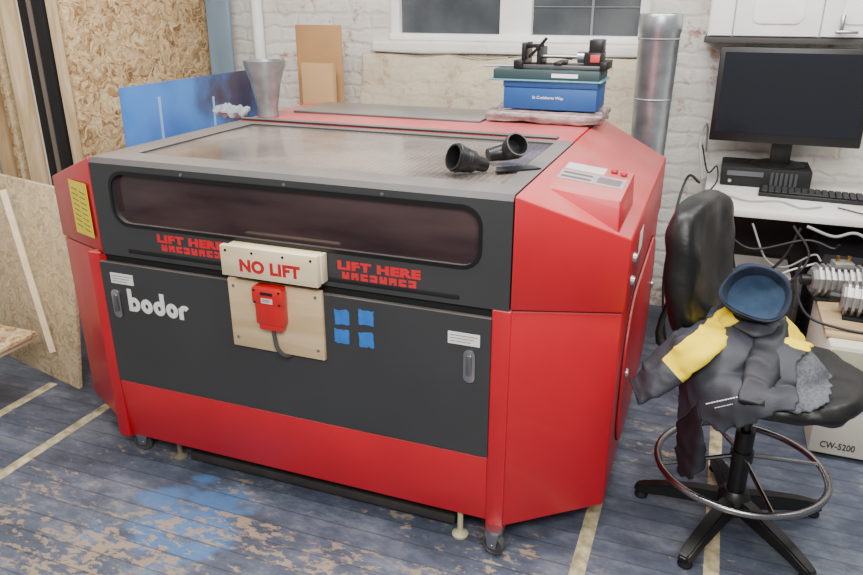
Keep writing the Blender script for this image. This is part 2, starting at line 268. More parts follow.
class MB:
    def __init__(s): s.bm=bmesh.new()
    def add(s,t,Mx=None):
        if Mx is not None: t.transform(Mx)
        me=bpy.data.meshes.new('t'); t.to_mesh(me); t.free(); s.bm.from_mesh(me); bpy.data.meshes.remove(me); return s
    def box(s,x0,x1,y0,y1,z0,z1,bev=0,Mx=None,seg=2):
        t=bmesh.new(); bmesh.ops.create_cube(t,size=1)
        for v in t.verts: v.co=Vector(((x0+x1)/2+v.co.x*(x1-x0),(y0+y1)/2+v.co.y*(y1-y0),(z0+z1)/2+v.co.z*(z1-z0)))
        if bev: bmesh.ops.bevel(t,geom=list(t.edges),offset=bev,segments=seg,affect='EDGES',profile=.5)
        return s.add(t,Mx)
    def hull(s,vs,fs,bev=0,Mx=None):
        t=bmesh.new(); V=[t.verts.new(v) for v in vs]
        for f in fs: t.faces.new([V[i] for i in f])
        bmesh.ops.recalc_face_normals(t,faces=t.faces)
        if bev: bmesh.ops.bevel(t,geom=list(t.edges),offset=bev,segments=2,affect='EDGES',profile=.5)
        return s.add(t,Mx)
    def hexa(s,bot,top,bev=0,Mx=None):
        n=len(bot); vs=list(bot)+list(top)
        fs=[list(range(n))[::-1],list(range(n,2*n))]+[[i,(i+1)%n,n+(i+1)%n,n+i] for i in range(n)]
        return s.hull(vs,fs,bev,Mx)
    def prism(s,pts,d,Mx=None,bev=0):
        t=bmesh.new(); n=len(pts)
        a=[t.verts.new((p[0],p[1],0)) for p in pts]; b=[t.verts.new((p[0],p[1],d)) for p in pts]
        t.faces.new(a[::-1]); t.faces.new(b)
        for i in range(n): t.faces.new([a[i],a[(i+1)%n],b[(i+1)%n],b[i]])
        bmesh.ops.recalc_face_normals(t,faces=t.faces)
        if bev:
            ee=[e for e in t.edges if abs(e.verts[0].co.z-e.verts[1].co.z)<1e-6]
            bmesh.ops.bevel(t,geom=ee,offset=bev,segments=2,affect='EDGES',profile=.5)
        return s.add(t,Mx)
    def plate(s,outer,holes,d,Mx=None):
        cu=bpy.data.curves.new('c','CURVE'); cu.dimensions='2D'; cu.fill_mode='BOTH'; cu.extrude=d/2
        for lp in [outer]+holes:
            sp=cu.splines.new('POLY'); sp.points.add(len(lp)-1)
            for i,p in enumerate(lp): sp.points[i].co=(p[0],p[1],0,1)
            sp.use_cyclic_u=True
        me=curve_mesh(cu); t=bmesh.new(); t.from_mesh(me); bpy.data.meshes.remove(me)
        t.transform(T(0,0,d/2)); bmesh.ops.remove_doubles(t,verts=t.verts,dist=1e-5)
        bmesh.ops.recalc_face_normals(t,faces=t.faces)
        return s.add(t,Mx)
    def tube(s,pts,r,seg=12,closed=False,sm=0,cap=True,up=None,Mx=None):
        pts=[Vector(p) for p in pts]
        nr=None
        if isinstance(r,(list,tuple)):
            nr=[(q,q) if not isinstance(q,(list,tuple)) else q for q in r]
            if sm:
                rr=catmull([(a,b,0) for a,b in nr],sm); nr=[(v.x,v.y) for v in rr]
        if sm and not closed: pts=catmull(pts,sm)
        n=len(pts); t=bmesh.new(); rings=[]
        tan=[]
        for i in range(n):
            if closed: d=pts[(i+1)%n]-pts[i-1]
            else: d=pts[min(i+1,n-1)]-pts[max(i-1,0)]
            tan.append(d.normalized())
        u=Vector(up) if up else (Vector((0,0,1)) if abs(tan[0].z)<.9 else Vector((0,1,0)))
        for i in range(n):
            if up: u=Vector(up)
            x=(u-tan[i]*u.dot(tan[i])).normalized(); y=tan[i].cross(x); u=x
            a,b=(r,r) if nr is None else nr[i]
            rings.append([t.verts.new(pts[i]+x*(a*math.cos(2*math.pi*k/seg))+y*(b*math.sin(2*math.pi*k/seg))) for k in range(seg)])
        for i in range(n if closed else n-1):
            A=rings[i]; B=rings[(i+1)%n]
            for k in range(seg): t.faces.new([A[k],A[(k+1)%seg],B[(k+1)%seg],B[k]])
        s.nr=n-1; s.ns=seg
        if cap and not closed: t.faces.new(rings[0][::-1]); t.faces.new(rings[-1])
        bmesh.ops.recalc_face_normals(t,faces=t.faces)
        return s.add(t,Mx)
    def split_tube(s,pred):
        s.bm.faces.ensure_lookup_table(); o=MB(); o.bm.free(); o.bm=s.bm.copy(); o.bm.faces.ensure_lookup_table()
        A=[];B=[]
        for f in range(len(s.bm.faces)):
            i,k=divmod(f,s.ns)
            (A if (i<s.nr and pred((i+.5)/s.nr,(k+.5)/s.ns)) else B).append(f)
        bmesh.ops.delete(s.bm,geom=[s.bm.faces[f] for f in A],context='FACES')
        bmesh.ops.delete(o.bm,geom=[o.bm.faces[f] for f in B],context='FACES')
        return s,o
    def lathe(s,prof,seg=32,Mx=None,closed=False):
        t=bmesh.new(); rings=[]
        for (r,z) in prof:
            if r<1e-6: rings.append([t.verts.new((0,0,z))])
            else: rings.append([t.verts.new((r*math.cos(2*math.pi*k/seg),r*math.sin(2*math.pi*k/seg),z)) for k in range(seg)])
        prs=list(zip(rings,rings[1:]))
        if closed: prs.append((rings[-1],rings[0]))
        for A,B in prs:
            for k in range(seg):
                a=A[k%len(A)]; a2=A[(k+1)%len(A)]; b=B[k%len(B)]; b2=B[(k+1)%len(B)]
                q=[]
                for w in (a,a2,b2,b):
                    if w not in q: q.append(w)
                if len(q)>2: t.faces.new(q)
        bmesh.ops.recalc_face_normals(t,faces=t.faces)
        return s.add(t,Mx)
    def loft(s,rows,n=7,Mx=None):
        g=[catmull(r,n) for r in rows]
        cols=[catmull([g[j][i] for j in range(len(g))],n) for i in range(len(g[0]))]
        t=bmesh.new(); V=[[t.verts.new(p) for p in c] for c in cols]
        for i in range(len(V)-1):
            for j in range(len(V[0])-1): t.faces.new([V[i][j],V[i+1][j],V[i+1][j+1],V[i][j+1]])
        return s.add(t,Mx)
    def wrinkle(s,amp,sc,ridge=False):
        s.bm.normal_update(); L=[]
        for v in s.bm.verts:
            q=v.co*sc; f=noise.noise(q)
            if ridge: f=.5-abs(noise.noise(q+Vector((9,3,1))))*2+.5*noise.noise(q*2.3)
            L.append((v,v.normal.copy(),f))
        for v,nn,f in L: v.co+=nn*f*amp
        return s
    def creases(s,amp,d,freq,seed=0,along=.25):
        s.bm.normal_update(); d=Vector(d).normalized(); L=[]
        for v in s.bm.verts:
            p=v.co; al=p.dot(d); q=(p-d*al)*freq+d*al*freq*along+Vector((seed,seed*.7,3))
            q=q+noise.noise_vector(p*7)*.9
            f=1-abs(noise.noise(q))*3.0; f=max(-.6,f); f=f*f*(1 if f>0 else -1)
            L.append((v,v.normal.copy(),f))
        for v,nn,f in L: v.co+=nn*(f-.25)*amp
        return s
    def warp(s,amp,sc):
        for v in s.bm.verts: v.co+=noise.noise_vector(v.co*sc)*amp
        return s
    def text(s,st,o,xd,yd,w,h,d=.0015,bold=0):
        cu=bpy.data.curves.new('f','FONT'); cu.body=st; cu.extrude=.01; cu.offset=bold; cu.space_character=1+bold*1.5
        me=curve_mesh(cu); t=bmesh.new(); t.from_mesh(me); bpy.data.meshes.remove(me)
        xs=[v.co.x for v in t.verts]; ys=[v.co.y for v in t.verts]
        x0,x1,y0,y1=min(xs),max(xs),min(ys),max(ys)
        o=Vector(o); xd=Vector(xd).normalized(); yd=Vector(yd).normalized(); nn=xd.cross(yd)
        for v in t.verts:
            v.co=o+xd*((v.co.x-x0)/(x1-x0)*w)+yd*((v.co.y-y0)/(y1-y0)*h)+nn*(d if v.co.z>0 else 0)
        return s.add(t)
    def build(s,name,mat,parent=None,label=None,sharp=35,smooth=True):
        me=bpy.data.meshes.new(name)
        s.bm.to_mesh(me); s.bm.free()
        if smooth:
            me.shade_smooth(); me.set_sharp_from_angle(angle=R(sharp))
        me.materials.append(mat)
        o=bpy.data.objects.new(name,me); C.objects.link(o)
        if parent is not None:
            org=ORG[parent]; o.parent=parent
        else:
            c=[v.co for v in me.vertices]
            org=Vector(((min(v.x for v in c)+max(v.x for v in c))/2,(min(v.y for v in c)+max(v.y for v in c))/2,min(v.z for v in c)))
            o.location=org
        me.transform(Matrix.Translation(-org)); ORG[o]=org
        if label: o['label']=label
        return o
ORG={}
def thing(name,label,cat,loc,group=None):
    o=bpy.data.objects.new(name,None); C.objects.link(o); o.location=loc; o.empty_display_size=.1
    o['label']=label; o['category']=cat
    if group: o['group']=group
    ORG[o]=Vector(loc); return o
def solo(mb,name,mat,label,cat,group=None,**k):
    o=mb.build(name,mat,None,**k); o['label']=label; o['category']=cat
    if group: o['group']=group
    return o
def struct(mb,name,mat,parent=None,**k):
    o=mb.build(name,mat,parent,**k)
    if parent is None: o['kind']='structure'
    return o
def solid(o,t,off=0):
    m=o.modifiers.new('thickness','SOLIDIFY'); m.thickness=t; m.offset=off; return o
def screw(x,y,z,mat,par,r=.005):
    MB().lathe([(0,.003),(r,.002),(r,0)],12,MF(y)@T(x,z,0)).build('screw',mat,par)
# ---- cloth drape (position based): a flat pattern settles on the chair and is kept as a mesh ----
def inpoly(x,y,P_):
    c=False; n=len(P_)
    for i in range(n):
        x1,y1=P_[i]; x2,y2=P_[(i+1)%n]
        if (y1>y)!=(y2>y) and x<(x2-x1)*(y-y1)/(y2-y1)+x1: c=not c
    return c
def drape(poly,z0,step,steps,rest,discs,ells,margin,amp,seed,kb=.10,iters=10,stick=.06):
    xs=[p[0] for p in poly]; ys=[p[1] for p in poly]; V={}; og=[]; fs=[]
    def gv(i,j):
        if (i,j) not in V:
            V[(i,j)]=len(og); og.append((min(xs)+i*step,min(ys)+j*step))
        return V[(i,j)]
    for i in range(int((max(xs)-min(xs))/step)+1):
        for j in range(int((max(ys)-min(ys))/step)+1):
            if inpoly(min(xs)+(i+.5)*step,min(ys)+(j+.5)*step,poly):
                fs.append((gv(i,j),gv(i+1,j),gv(i+1,j+1),gv(i,j+1)))
    x=np.array([[a,b,z0+amp*noise.noise(Vector((a*14,b*14,seed)))+amp*.7*noise.noise(Vector((a*34,b*34,seed+5)))] for a,b in og])
    p=x.copy(); grp=[]
    for (di,dj,k) in ((1,0,1),(0,1,1),(1,1,.4),(1,-1,.4),(2,0,kb),(0,2,kb)):
        st=step*math.hypot(di,dj)*rest
        for par in (0,1):
            A=[];B=[]
            for (i,j),ix in V.items():
                q=V.get((i+di,j+dj))
                if q is None: continue
                key=(i//di if di>0 else j//dj)%2
                if key==par: A.append(ix);B.append(q)
            if A: grp.append((np.array(A),np.array(B),st,k,max(di,dj)==2))
    g=np.array([0,0,-.0026])
    def collide(x):
        hit=np.zeros(len(x),bool)
        for (c,Rm,rad,hh,rr_) in discs:
            L=(x-c)@Rm; rad_=np.hypot(L[:,0],L[:,1])+1e-9
            q=np.stack([rad_-(rad-rr_),np.abs(L[:,2])-(hh-rr_)],1)
            qm=np.maximum(q,0); ln=np.hypot(qm[:,0],qm[:,1])
            d=ln+np.minimum(np.maximum(q[:,0],q[:,1]),0)-rr_
            m=d<margin
            if m.any():
                gx_=np.where(ln>1e-9,qm[:,0]/(ln+1e-12),(q[:,0]>q[:,1]).astype(float))
                gz_=np.where(ln>1e-9,qm[:,1]/(ln+1e-12),(q[:,0]<=q[:,1]).astype(float))
                push=(margin-d)
                N=np.stack([gx_*L[:,0]/rad_,gx_*L[:,1]/rad_,gz_*np.where(L[:,2]>=0,1,-1)],1)
                L[m]+=N[m]*push[m,None]; x[m]=(L@Rm.T+c)[m]; hit|=m
        for (c,r3) in ells:
            r_=np.array(r3)+margin; L=(x-c)/r_; k=np.sqrt((L**2).sum(1))+1e-9; m=k<1
            if m.any(): x[m]=(c+(L/k[:,None])*r_)[m]; hit|=m
        m=x[:,2]<.004; x[m,2]=.004; hit|=m
        return hit
    for s_ in range(steps):
        v=(x-p)*.96; n_=np.linalg.norm(v,axis=1,keepdims=True); v=v*np.minimum(1,.010/(n_+1e-9))
        p=x.copy(); x=x+v+g; hit=np.zeros(len(x),bool)
        for it in range(iters):
            for (A,B,st,k,bend) in grp:
                d=x[B]-x[A]; l=np.sqrt((d*d).sum(1))+1e-9
                c=(l-st)/l*.5*k
                if bend: c=np.minimum(c,0)
                x[A]+=d*c[:,None]; x[B]-=d*c[:,None]
            if it%3==2 or it==iters-1: hit|=collide(x)
        x[hit]=p[hit]+(x[hit]-p[hit])*stick*(3 if s_<40 else 1)
        collide(x); p[hit]=x[hit]
    nb_=[[] for _ in og]
    for f in fs:
        for a_,b_ in zip(f,f[1:]+f[:1]): nb_[a_].append(b_); nb_[b_].append(a_)
    x=np.array([x[i]*.6+x[nb_[i]].mean(0)*.4 for i in range(len(og))])
    return [Vector(q) for q in x],fs,og
def add_creases(co,fs,amp,d,freq,seed,along=.25,lift=0):
    N=[Vector((0,0,0)) for _ in co]
    for f in fs:
        n_=(co[f[2]]-co[f[0]]).cross(co[f[3]]-co[f[1]])
        for i in f: N[i]+=n_
    d=Vector(d).normalized(); out=[]
    for p,n_ in zip(co,N):
        n_=n_.normalized() if n_.length>1e-12 else Vector((0,0,1))
        al=p.dot(d); q=(p-d*al)*freq+d*al*freq*along+Vector((seed,seed*.7,3)); q=q+noise.noise_vector(p*7)*.9
        f=1-abs(noise.noise(q))*3.0; f=max(-.6,f); f=f*f*(1 if f>0 else -1)
        q2=p*freq*1.3+Vector((1,seed,7)); g_=1-abs(noise.noise(q2))*3.2; g_=max(-.5,g_); g_=g_*abs(g_)
        out.append(p+n_*((f*.8+g_*.4+.15)*amp+lift))
    return out
def from_faces(co,fs,idx):
    mb=MB(); used={}
    for k in idx:
        vs=[]
        for i in fs[k]:
            if i not in used: used[i]=mb.bm.verts.new(co[i])
            vs.append(used[i])
        mb.bm.faces.new(vs)
    return mb
def segd(p,a,b):
    p=Vector(p); a=Vector(a); b=Vector(b); d=b-a; t=max(0,min(1,(p-a).dot(d)/d.dot(d))); return (p-a-d*t).length

# ================= SETTING =================
WY=3.9
struct(MB().box(-4.2,3.0,-1.6,WY+.3,-.1,0),'floor',FLOORM,smooth=False)
wx0,wx1,wz0,wz1=-1.74,-.36,1.35,2.5
struct(MB().plate([(-3.7,0),(3.0,0),(3.0,3),(-3.7,3)],[[(wx0,wz0),(wx1,wz0),(wx1,wz1),(wx0,wz1)]],.3,MF(WY+.3)),'wall_back',BRICK,smooth=False)
struct(MB().box(-3.8,-3.6,-.2,WY,0,3),'wall_left',BRICKL,smooth=False)
w=MB()
for x0,x1 in ((wx0,wx0+.05),(wx1-.05,wx1),(-1.12,-.95)): w.box(x0,x1,WY+.05,WY+.14,wz0,wz1,.006)
w.box(wx0,wx1,WY+.03,WY+.14,wz0-.0,wz0+.035,.006); w.box(wx0,wx1,WY+.05,WY+.14,wz1-.05,wz1,.006); w.box(wx0,wx1,WY+.06,WY+.13,1.86,1.9,.005)
wf=struct(w,'window_1',WHITE)
PANE=acrylic('dusky_window_glass',(64,68,72),(92,96,98),.12)
SKYP=M('bright_window_glass',(225,232,240),.3,emit=1.5)
struct(MB().box(wx0+.05,-1.12,WY+.09,WY+.1,wz0+.03,1.86),'pane',PANE,wf)
struct(MB().box(-.95,wx1-.05,WY+.09,WY+.1,wz0+.03,1.86),'pane',PANE,wf)
struct(MB().box(wx0+.05,-1.12,WY+.09,WY+.1,1.9,wz1-.05),'pane',SKYP,wf)
struct(MB().box(-.95,wx1-.05,WY+.09,WY+.1,1.9,wz1-.05),'pane',SKYP,wf)
GB=M('grey_bar',(120,124,126),.5)
for x0,x1,zz in ((-.95,wx1-.05,.12),(-.95,wx1-.05,.3),(wx0+.05,-1.12,.3)):
    struct(MB().box(x0,x1,WY+.083,WY+.089,wz0+.05+zz,wz0+.054+zz),'glazing_bar',GB,wf)
struct(MB().box(-.65,-.638,WY+.08,WY+.089,wz0+.03,1.86),'glazing_bar',GB,wf)
t=MB().box(wx0-.08,wx1+.0,WY-.045,WY+.06,1.29,1.348,.012); bmesh.ops.subdivide_edges(t.bm,edges=list(t.bm.edges),cuts=4,use_grid_fill=True)
struct(t.wrinkle(.014,9),'trim_1',SILLM)
t=MB().box(wx0-.16,wx1+.0,WY-.04,WY+.001,.6,1.29,.02); bmesh.ops.subdivide_edges(t.bm,edges=list(t.bm.edges),cuts=8,use_grid_fill=True)
struct(t.wrinkle(.04,6),'trim_2',CREAM)

TAPE=M('worn_cream_tape',(182,170,134),.7,0,.55,24)
def tape(x,y0,y1,lab):
    solo(MB().box(x-.022,x+.022,y0,y1,.0002,.0012),'floor_tape',TAPE,lab,'tape','cream marking tape on the floor',smooth=False)
tape(-2.18,.6,2.6,'worn cream floor tape strip running out from under the left front of the red machine')
tape(-2.54,.6,2.06,'worn cream floor tape strip ending at the leaning chipboard sheet, leftmost strip')
tape(-.205,.6,3.1,'worn cream floor tape strip beneath the right front corner of the red machine')
tape(.16,.6,3.15,'worn cream floor tape strip running under the black swivel chair')

# ================= LASER CUTTER =================
FY=1.736
XL,XR=-1.80,-.4386
lc=thing('laser_cutter','large red and dark grey laser cutting machine on castors in the centre','laser cutter',(-1.18,2.4,0))
MB().box(XL+.01,XR-.002,1.79,3.12,.13,1.062,.004).build('body',DGREY,lc)
def wing(ins,outr,sgn,name,zi_t,zo_t,zi_b,zo_b,inset=0):
    xi=ins; xo=outr-sgn*inset; yf=FY+inset*.6; yc=1.95+inset*.4; yb=3.14
    bot=[(xi,yf,zi_b),(xo,yc,zo_b),(xo,yb,zo_b),(xi,yb,zi_b)]
    top=[(xi,yf,zi_t),(xo,yc,zo_t),(xo,yb,zo_t),(xi,yb,zi_t)]
    return MB().hexa(bot,top,.006).build(name,RED,lc)
wr_u=wing(XR,-.165,1,'upper_side_panel',1.10,.953,.79,.738)
wr_l=wing(XR,-.165,1,'lower_side_panel',.785,.733,.09,.09,.006)
wl_u=wing(XL,-2.2,-1,'upper_side_panel',1.10,.965,.79,.742)
wl_l=wing(XL,-2.2,-1,'lower_side_panel',.785,.737,.09,.09,.006)
lid=MB()
lid.plate([(XL+.003,.787),(XR-.003,.787),(XR-.003,1.085),(XL+.003,1.085)],[rrect(-1.722,-.527,.898,1.058,.05)],.03,MF(FY+.03))
lid.hexa([(XL+.003,FY,1.085),(XR-.003,FY,1.085),(XR-.003,FY+.03,1.085),(XL+.003,FY+.03,1.085)],
         [(XL+.003,FY+.014,1.1),(XR-.003,FY+.014,1.1),(XR-.003,FY+.03,1.1),(XL+.003,FY+.03,1.1)])
lid.plate([(XL+.003,FY+.03),(XR-.003,FY+.03),(XR-.003,2.54),(XL+.003,2.54)],[[(-1.70,1.85),(-.50,1.85),(-.50,2.49),(-1.70,2.49)]],.03,T(0,0,1.07))
lido=lid.build('lid',DGREY,lc)
MB().box(-1.73,-.52,FY+.018,FY+.026,.89,1.066).build('front_window',ACF,lido)
MB().box(-1.71,-.49,1.84,2.5,1.082,1.094).build('top_window',ACT,lido)
MB().plate(rrect(-1.73,-.519,.89,1.066,.056),[rrect(-1.72,-.529,.9,1.056,.048)],.004,MF(FY+.001)).build('window_gasket',BLACKP,lido)
MB().box(-1.69,-.58,FY-.002,FY+.004,.802,.815,.001).build('recess_strip',BLACKM,lido)
for x in (-1.45,-1.1,-.8): screw(x,FY,1.072,SILV,lido)
for (u0,v0,u1,v1) in ((158,243,224,252),(338,270,421,281)):
    a=at(u0,v0,'y',FY); b2=at(u1,v1,'y',FY)
    z0=(a.z+b2.z)/2; wd=b2.x-a.x
    t=MB(); t.text('LIFT HERE',(a.x,FY-.0005,z0+.003),(1,0,0),(0,0,1),wd,.027,.0008,.07)
    n=8
    for k in range(n):
        x=a.x+wd*.05+k*wd*.92/n; s_=wd*.92/n*.78; h0=z0-.024; hw=.021
        X_=lambda f:x+s_*f
        Z_=lambda f:h0+hw*f
        if k%4==0: pg=[(0,0),(1,0),(1,1),(.6,1),(.6,.6),(.42,.6),(.42,1),(0,1)]
        elif k%4==1: pg=[(0,0),(.36,0),(.36,.34),(.62,.34),(.62,0),(1,0),(1,1),(0,1)]
        elif k%4==2: pg=[(0,0),(1,0),(1,.4),(.4,.4),(.4,.62),(1,.62),(1,1),(0,1)]
        else: pg=[(0,0),(1,0),(1,1),(0,1),(0,.62),(.6,.62),(.6,.42),(0,.42)]
        t.plate([(X_(f),Z_(g_)) for f,g_ in pg],[],.0008,MF(FY))
    t.build('lettering',REDL,lido,label='red LIFT HERE lettering')
dr=MB().plate([(-1.815,.328),(-.487,.328),(-.487,.76),(-1.815,.76)],[],.02,MF(FY+.014)).build('front_door',DGREY,lc)
MB().box(-1.83,-.46,FY+.012,FY+.05,.76,.787).build('door_gap',BLACKM,lc)
a=at(130,309,'y',FY-.006); c=at(192,317,'y',FY-.006)
t=MB(); W_=c.x-a.x; lw=W_/4.95; xh=.050; zb_=a.z-.006; YT=FY-.0062; sw_=.0165
def arcshape(cx_,cz_,rx,rz,w_,a0=0,a1=360,n=32):
    o=[];i=[]
    for k in range(n+1):
        an=R(a0+(a1-a0)*k/n); o.append((cx_+rx*math.cos(an),cz_+rz*math.sin(an))); i.append((cx_+(rx-w_)*math.cos(an),cz_+(rz-w_)*math.sin(an)))
    if a1-a0>=360: t.plate(o[:-1],[i[:-1]],.0008,MF(YT))
    else: t.plate(o+i[::-1],[],.0008,MF(YT))
for k,chh in enumerate('bodor'):
    cx_=a.x+lw*(k+.45); cz_=zb_+xh/2; rx=lw*.46; rz=xh/2
    if chh=='o': arcshape(cx_,cz_,rx,rz,sw_)
    if chh=='b': arcshape(cx_,cz_,rx,rz,sw_,-115,150); t.box(cx_-rx,cx_-rx+sw_,YT-.0011,YT-.0001,zb_,zb_+.078)
    if chh=='d': arcshape(cx_,cz_,rx,rz,sw_); t.box(cx_+rx-sw_,cx_+rx,YT-.0011,YT-.0001,zb_+xh*.45,zb_+.078)
    if chh=='r': arcshape(cx_,cz_,rx,rz,sw_,45,160); t.box(cx_-rx,cx_-rx+sw_,YT-.0011,YT-.0001,zb_,zb_+xh*.75)
t.build('lettering',WTEXT,dr,label='white rounded logo lettering',smooth=False)
for (u,v,lb) in ((118,303,'left'),(469.5,366,'right')):
    p=at(u,v,'y',FY-.006)
    l=MB().prism(rrect(p.x-.017,p.x+.017,p.z-.05,p.z+.05,.016),.006,MF(FY-.006),.001).build('latch',SILV,dr)
    MB().prism(rrect(p.x-.008,p.x+.008,p.z-.028,p.z+.034,.007),.005,MF(FY-.012),.001).build('latch_lever',M('latch_grey',(150,152,155),.35,1),l)
for (u0,v0,u1,v1) in ((111,272,133,286),(448,332,480,346)):
    a=at(u0,(v0+v1)/2-1,'y',FY-.006); c=at(u1,(v0+v1)/2+1,'y',FY-.006); z=(a.z+c.z)/2
    s=MB().box(a.x,c.x,FY-.0072,FY-.006,z-.018,z+.018).build('sticker',WHITE,dr,label='small white sticker')
    for k in range(3): MB().box(a.x+.006,c.x-.006-.01*k,FY-.0078,FY-.0072,z+.008-k*.009,z+.0093-k*.009).build('print_line',BLACKM,s)
for z in (.70,.39): MB().box(-1.825,-1.812,FY-.002,FY+.01,z-.03,z+.03,.002).build('hinge',BLACKP,dr)
for (u,v,tl) in ((342,317,3),(366,318,-2),(342,336,-1),(366.5,340,2)):
    p=at(u,v,'y',FY-.006)
    pts=[]
    for (ax,ay,bx_,by_) in ((-1,-1,1,-1),(1,-1,1,1),(1,1,-1,1),(-1,1,-1,-1)):
        for k in range(6):
            f=k/6; j=.0032 if ay==by_ else .001
            pts.append((p.x+.0235*(ax+(bx_-ax)*f)+random.uniform(-j,j),p.z+.0225*(ay+(by_-ay)*f)+random.uniform(-j,j)))
    MB().prism(pts,.0012,MF(FY-.006)@T(p.x,p.z,0)@Matrix.Rotation(R(tl),4,'Z')@T(-p.x,-p.z,0)).build('tape_patch',BLUET,dr,label='blue masking tape square')
MB().box(-.487,XR+.004,FY-.004,FY+.05,.06,.787,.004).build('corner_post',RED,lc)
MB().box(-1.862,-1.815,FY-.004,FY+.05,.09,.787,.004).build('corner_post',RED,lc)
MB().hexa([(-1.815,FY+.006,.1),(-.487,FY+.006,.1),(-.487,FY+.04,.1),(-1.815,FY+.04,.1)],[(-1.815,FY-.004,.322),(-.487,FY-.004,.322),(-.487,FY+.04,.322),(-1.815,FY+.04,.322)],.004).build('kick_panel',RED,lc)
a=at(229,280,'y',FY-.02); c=at(325,361,'y',FY-.02); a2=at(233,349,'y',FY-.02)
px0=(a.x+a2.x)/2; px1=c.x; pz0=c.z
pl=MB().box(px0,px1,FY-.02,FY-.0062,pz0,.775,.002).build('plywood_plate',PLY,lc,label='plywood square screwed to the door')
for x in (px0+.02,px1-.02):
    for z in (pz0+.03,pz0+.2): screw(x,FY-.02,z,SILV,pl)
YB=FY-.055
a=at(221,262,'y',YB); c=at(317,270,'y',YB)
zt=(at(224,245,'y',YB).z+at(312,257,'y',YB).z)/2; zb=(at(222,274,'y',YB).z+at(312,288,'y',YB).z)/2
bk=MB().box(a.x,c.x,YB,YB+.020,zb,zt,.0015).box(a.x+.012,c.x+.004,YB+.020,FY-.003,zb+.006,zt-.002,.0015).build('warning_block',PLYBOX,lc,label='pale wooden block reading NO LIFT')
wd=c.x-a.x
t=MB(); t.text('NO LIFT',(a.x+wd*.2,YB-.0005,zb+(zt-zb)*.2),(1,0,0),(0,0,1),wd*.63,(zt-zb)*.42,.0006,.05); t.build('lettering',M('bright_red_print',(196,20,34),.5),bk)
for x in (.06,.34,.66,.94): screw(a.x+wd*x,YB,zt-.014,BLACKM,bk,.004)
p0=at(254,308,'y',FY-.05); p1=at(284,308,'y',FY-.05); z1=at(268,287,'y',FY-.05).z; z0=at(270,331,'y',FY-.05).z
sw=MB(); ISR=M('interlock_red',(208,28,30),.35,coat=.3)
sw.box(p0.x+.006,p1.x-.006,FY-.055,FY-.0205,z0+.02,z1,.005)
sw.box(p0.x,p1.x,FY-.058,FY-.03,z1-.055,z1-.005,.005)
sw.box(p0.x+.012,p1.x-.014,FY-.05,FY-.022,z0,z0+.025,.004)
so=sw.build('interlock_switch',ISR,lc,label='red safety interlock switch')
xm=(p0.x+p1.x)/2
MB().box(xm-.02,xm+.02,FY-.06,FY-.058,z1-.024,z1-.016).build('slot',BLACKM,so)
lb_=MB().box(xm-.019,xm+.019,FY-.0592,FY-.058,z1-.05,z1-.034).build('switch_label',M('pink_white_label',(232,206,200),.5),so,label='pale label')
for k in range(2): MB().box(xm-.015,xm+.012-.006*k,FY-.0596,FY-.0592,z1-.040-k*.005,z1-.0385-k*.005).build('print_line',BLACKM,lb_)
for x,z in ((p0.x+.01,z1-.012),(p1.x-.01,z1-.012),(p0.x+.01,z1-.05),(p1.x-.01,z1-.05)): screw(x,FY-.058,z,BLACKM,so,.0035)
MB().tube([(xm,FY-.036,z0+.005),(xm+.002,FY-.036,z0-.025),(xm+.012,FY-.04,z0-.06),(xm+.03,FY-.03,z0-.085),(xm+.04,FY-.006,z0-.092)],.0065,8,sm=6).build('cable',M('cable_dark_grey',(70,70,72),.5),so)
nA=Vector((XL,FY,0)); nB=Vector((-2.2,1.95,0)); cd_=(nB-nA).normalized(); nout=Vector((cd_.y,-cd_.x,0)); 
if nout.y>0: nout=-nout
def cham(s_,z,off=.0065): return nA+cd_*s_+Vector((0,0,z))+nout*off
def quadprism(c4,th,nrm):
    m=MB(); m.hexa([p for p in c4],[p+nrm*th for p in c4]); return m
s0,s1=.035,.225
yl=quadprism([cham(s0,.83),cham(s1,.81),cham(s1,.995),cham(s0,1.01)],.001,nout).build('warning_label',YLAB,wl_u,label='yellow warning label')
for k in range(8):
    z=.97-k*.018
    for (f0,f1) in ((.14,.45),(.55,.86)):
        q=[cham(s0+(s1-s0)*f0,z,.0076),cham(s0+(s1-s0)*f1,z,.0076),cham(s0+(s1-s0)*f1,z+.0026,.0076),cham(s0+(s1-s0)*f0,z+.0026,.0076)]
        MB().hexa(q,[p+nout*.0004 for p in q]).build('print_line',BLACKM,yl)
XS=-.165
MX=Matrix(((0,0,1,XS-.006),(1,0,0,0),(0,1,0,0),(0,0,0,1)))
MB().prism(rrect(2.085,3.055,.155,.695,.20,12),.003,MX).build('access_seam',BLACKM,wr_l)
ad=MB().prism(rrect(2.09,3.05,.16,.69,.195,12),.011,MX,.004).build('access_panel',RED,wr_l)
for (y,z) in ((2.16,.45),(3.0,.45)): MB().lathe([(0,.012),(.014,.01),(.016,0)],20,MX@T(y,z,.008)).build('lock',SILV,ad)
MX2=Matrix(((0,0,1,XS),(1,0,0,0),(0,1,0,0),(0,0,0,1)))
for (y,z) in ((2.05,.87),(2.05,.80)): MB().lathe([(0,.012),(.014,.01),(.017,0)],20,MX2@T(y,z,0)).build('lock',SILV,wr_u)
MB().box(XS-.001,XS+.001,2.2,2.3,.83,.9).build('sticker',WHITE,wr_u)
cb=MB(); X0,X1,Y0,Y1=-.415,-.2,1.935,2.26
zs=lambda x:1.10-(x-XR)/(-.165-XR)*.147-.004
cb.hexa([(X0,Y0,zs(X0)-.01),(X1,Y0,zs(X1)-.01),(X1,Y1,zs(X1)-.01),(X0,Y1,zs(X0)-.01)],[(X0+.004,Y0+.014,1.080),(X1-.004,Y0+.014,1.056),(X1-.004,Y1,1.068),(X0+.004,Y1,1.092)],.005)
cpo=cb.build('control_box',RED,lc)
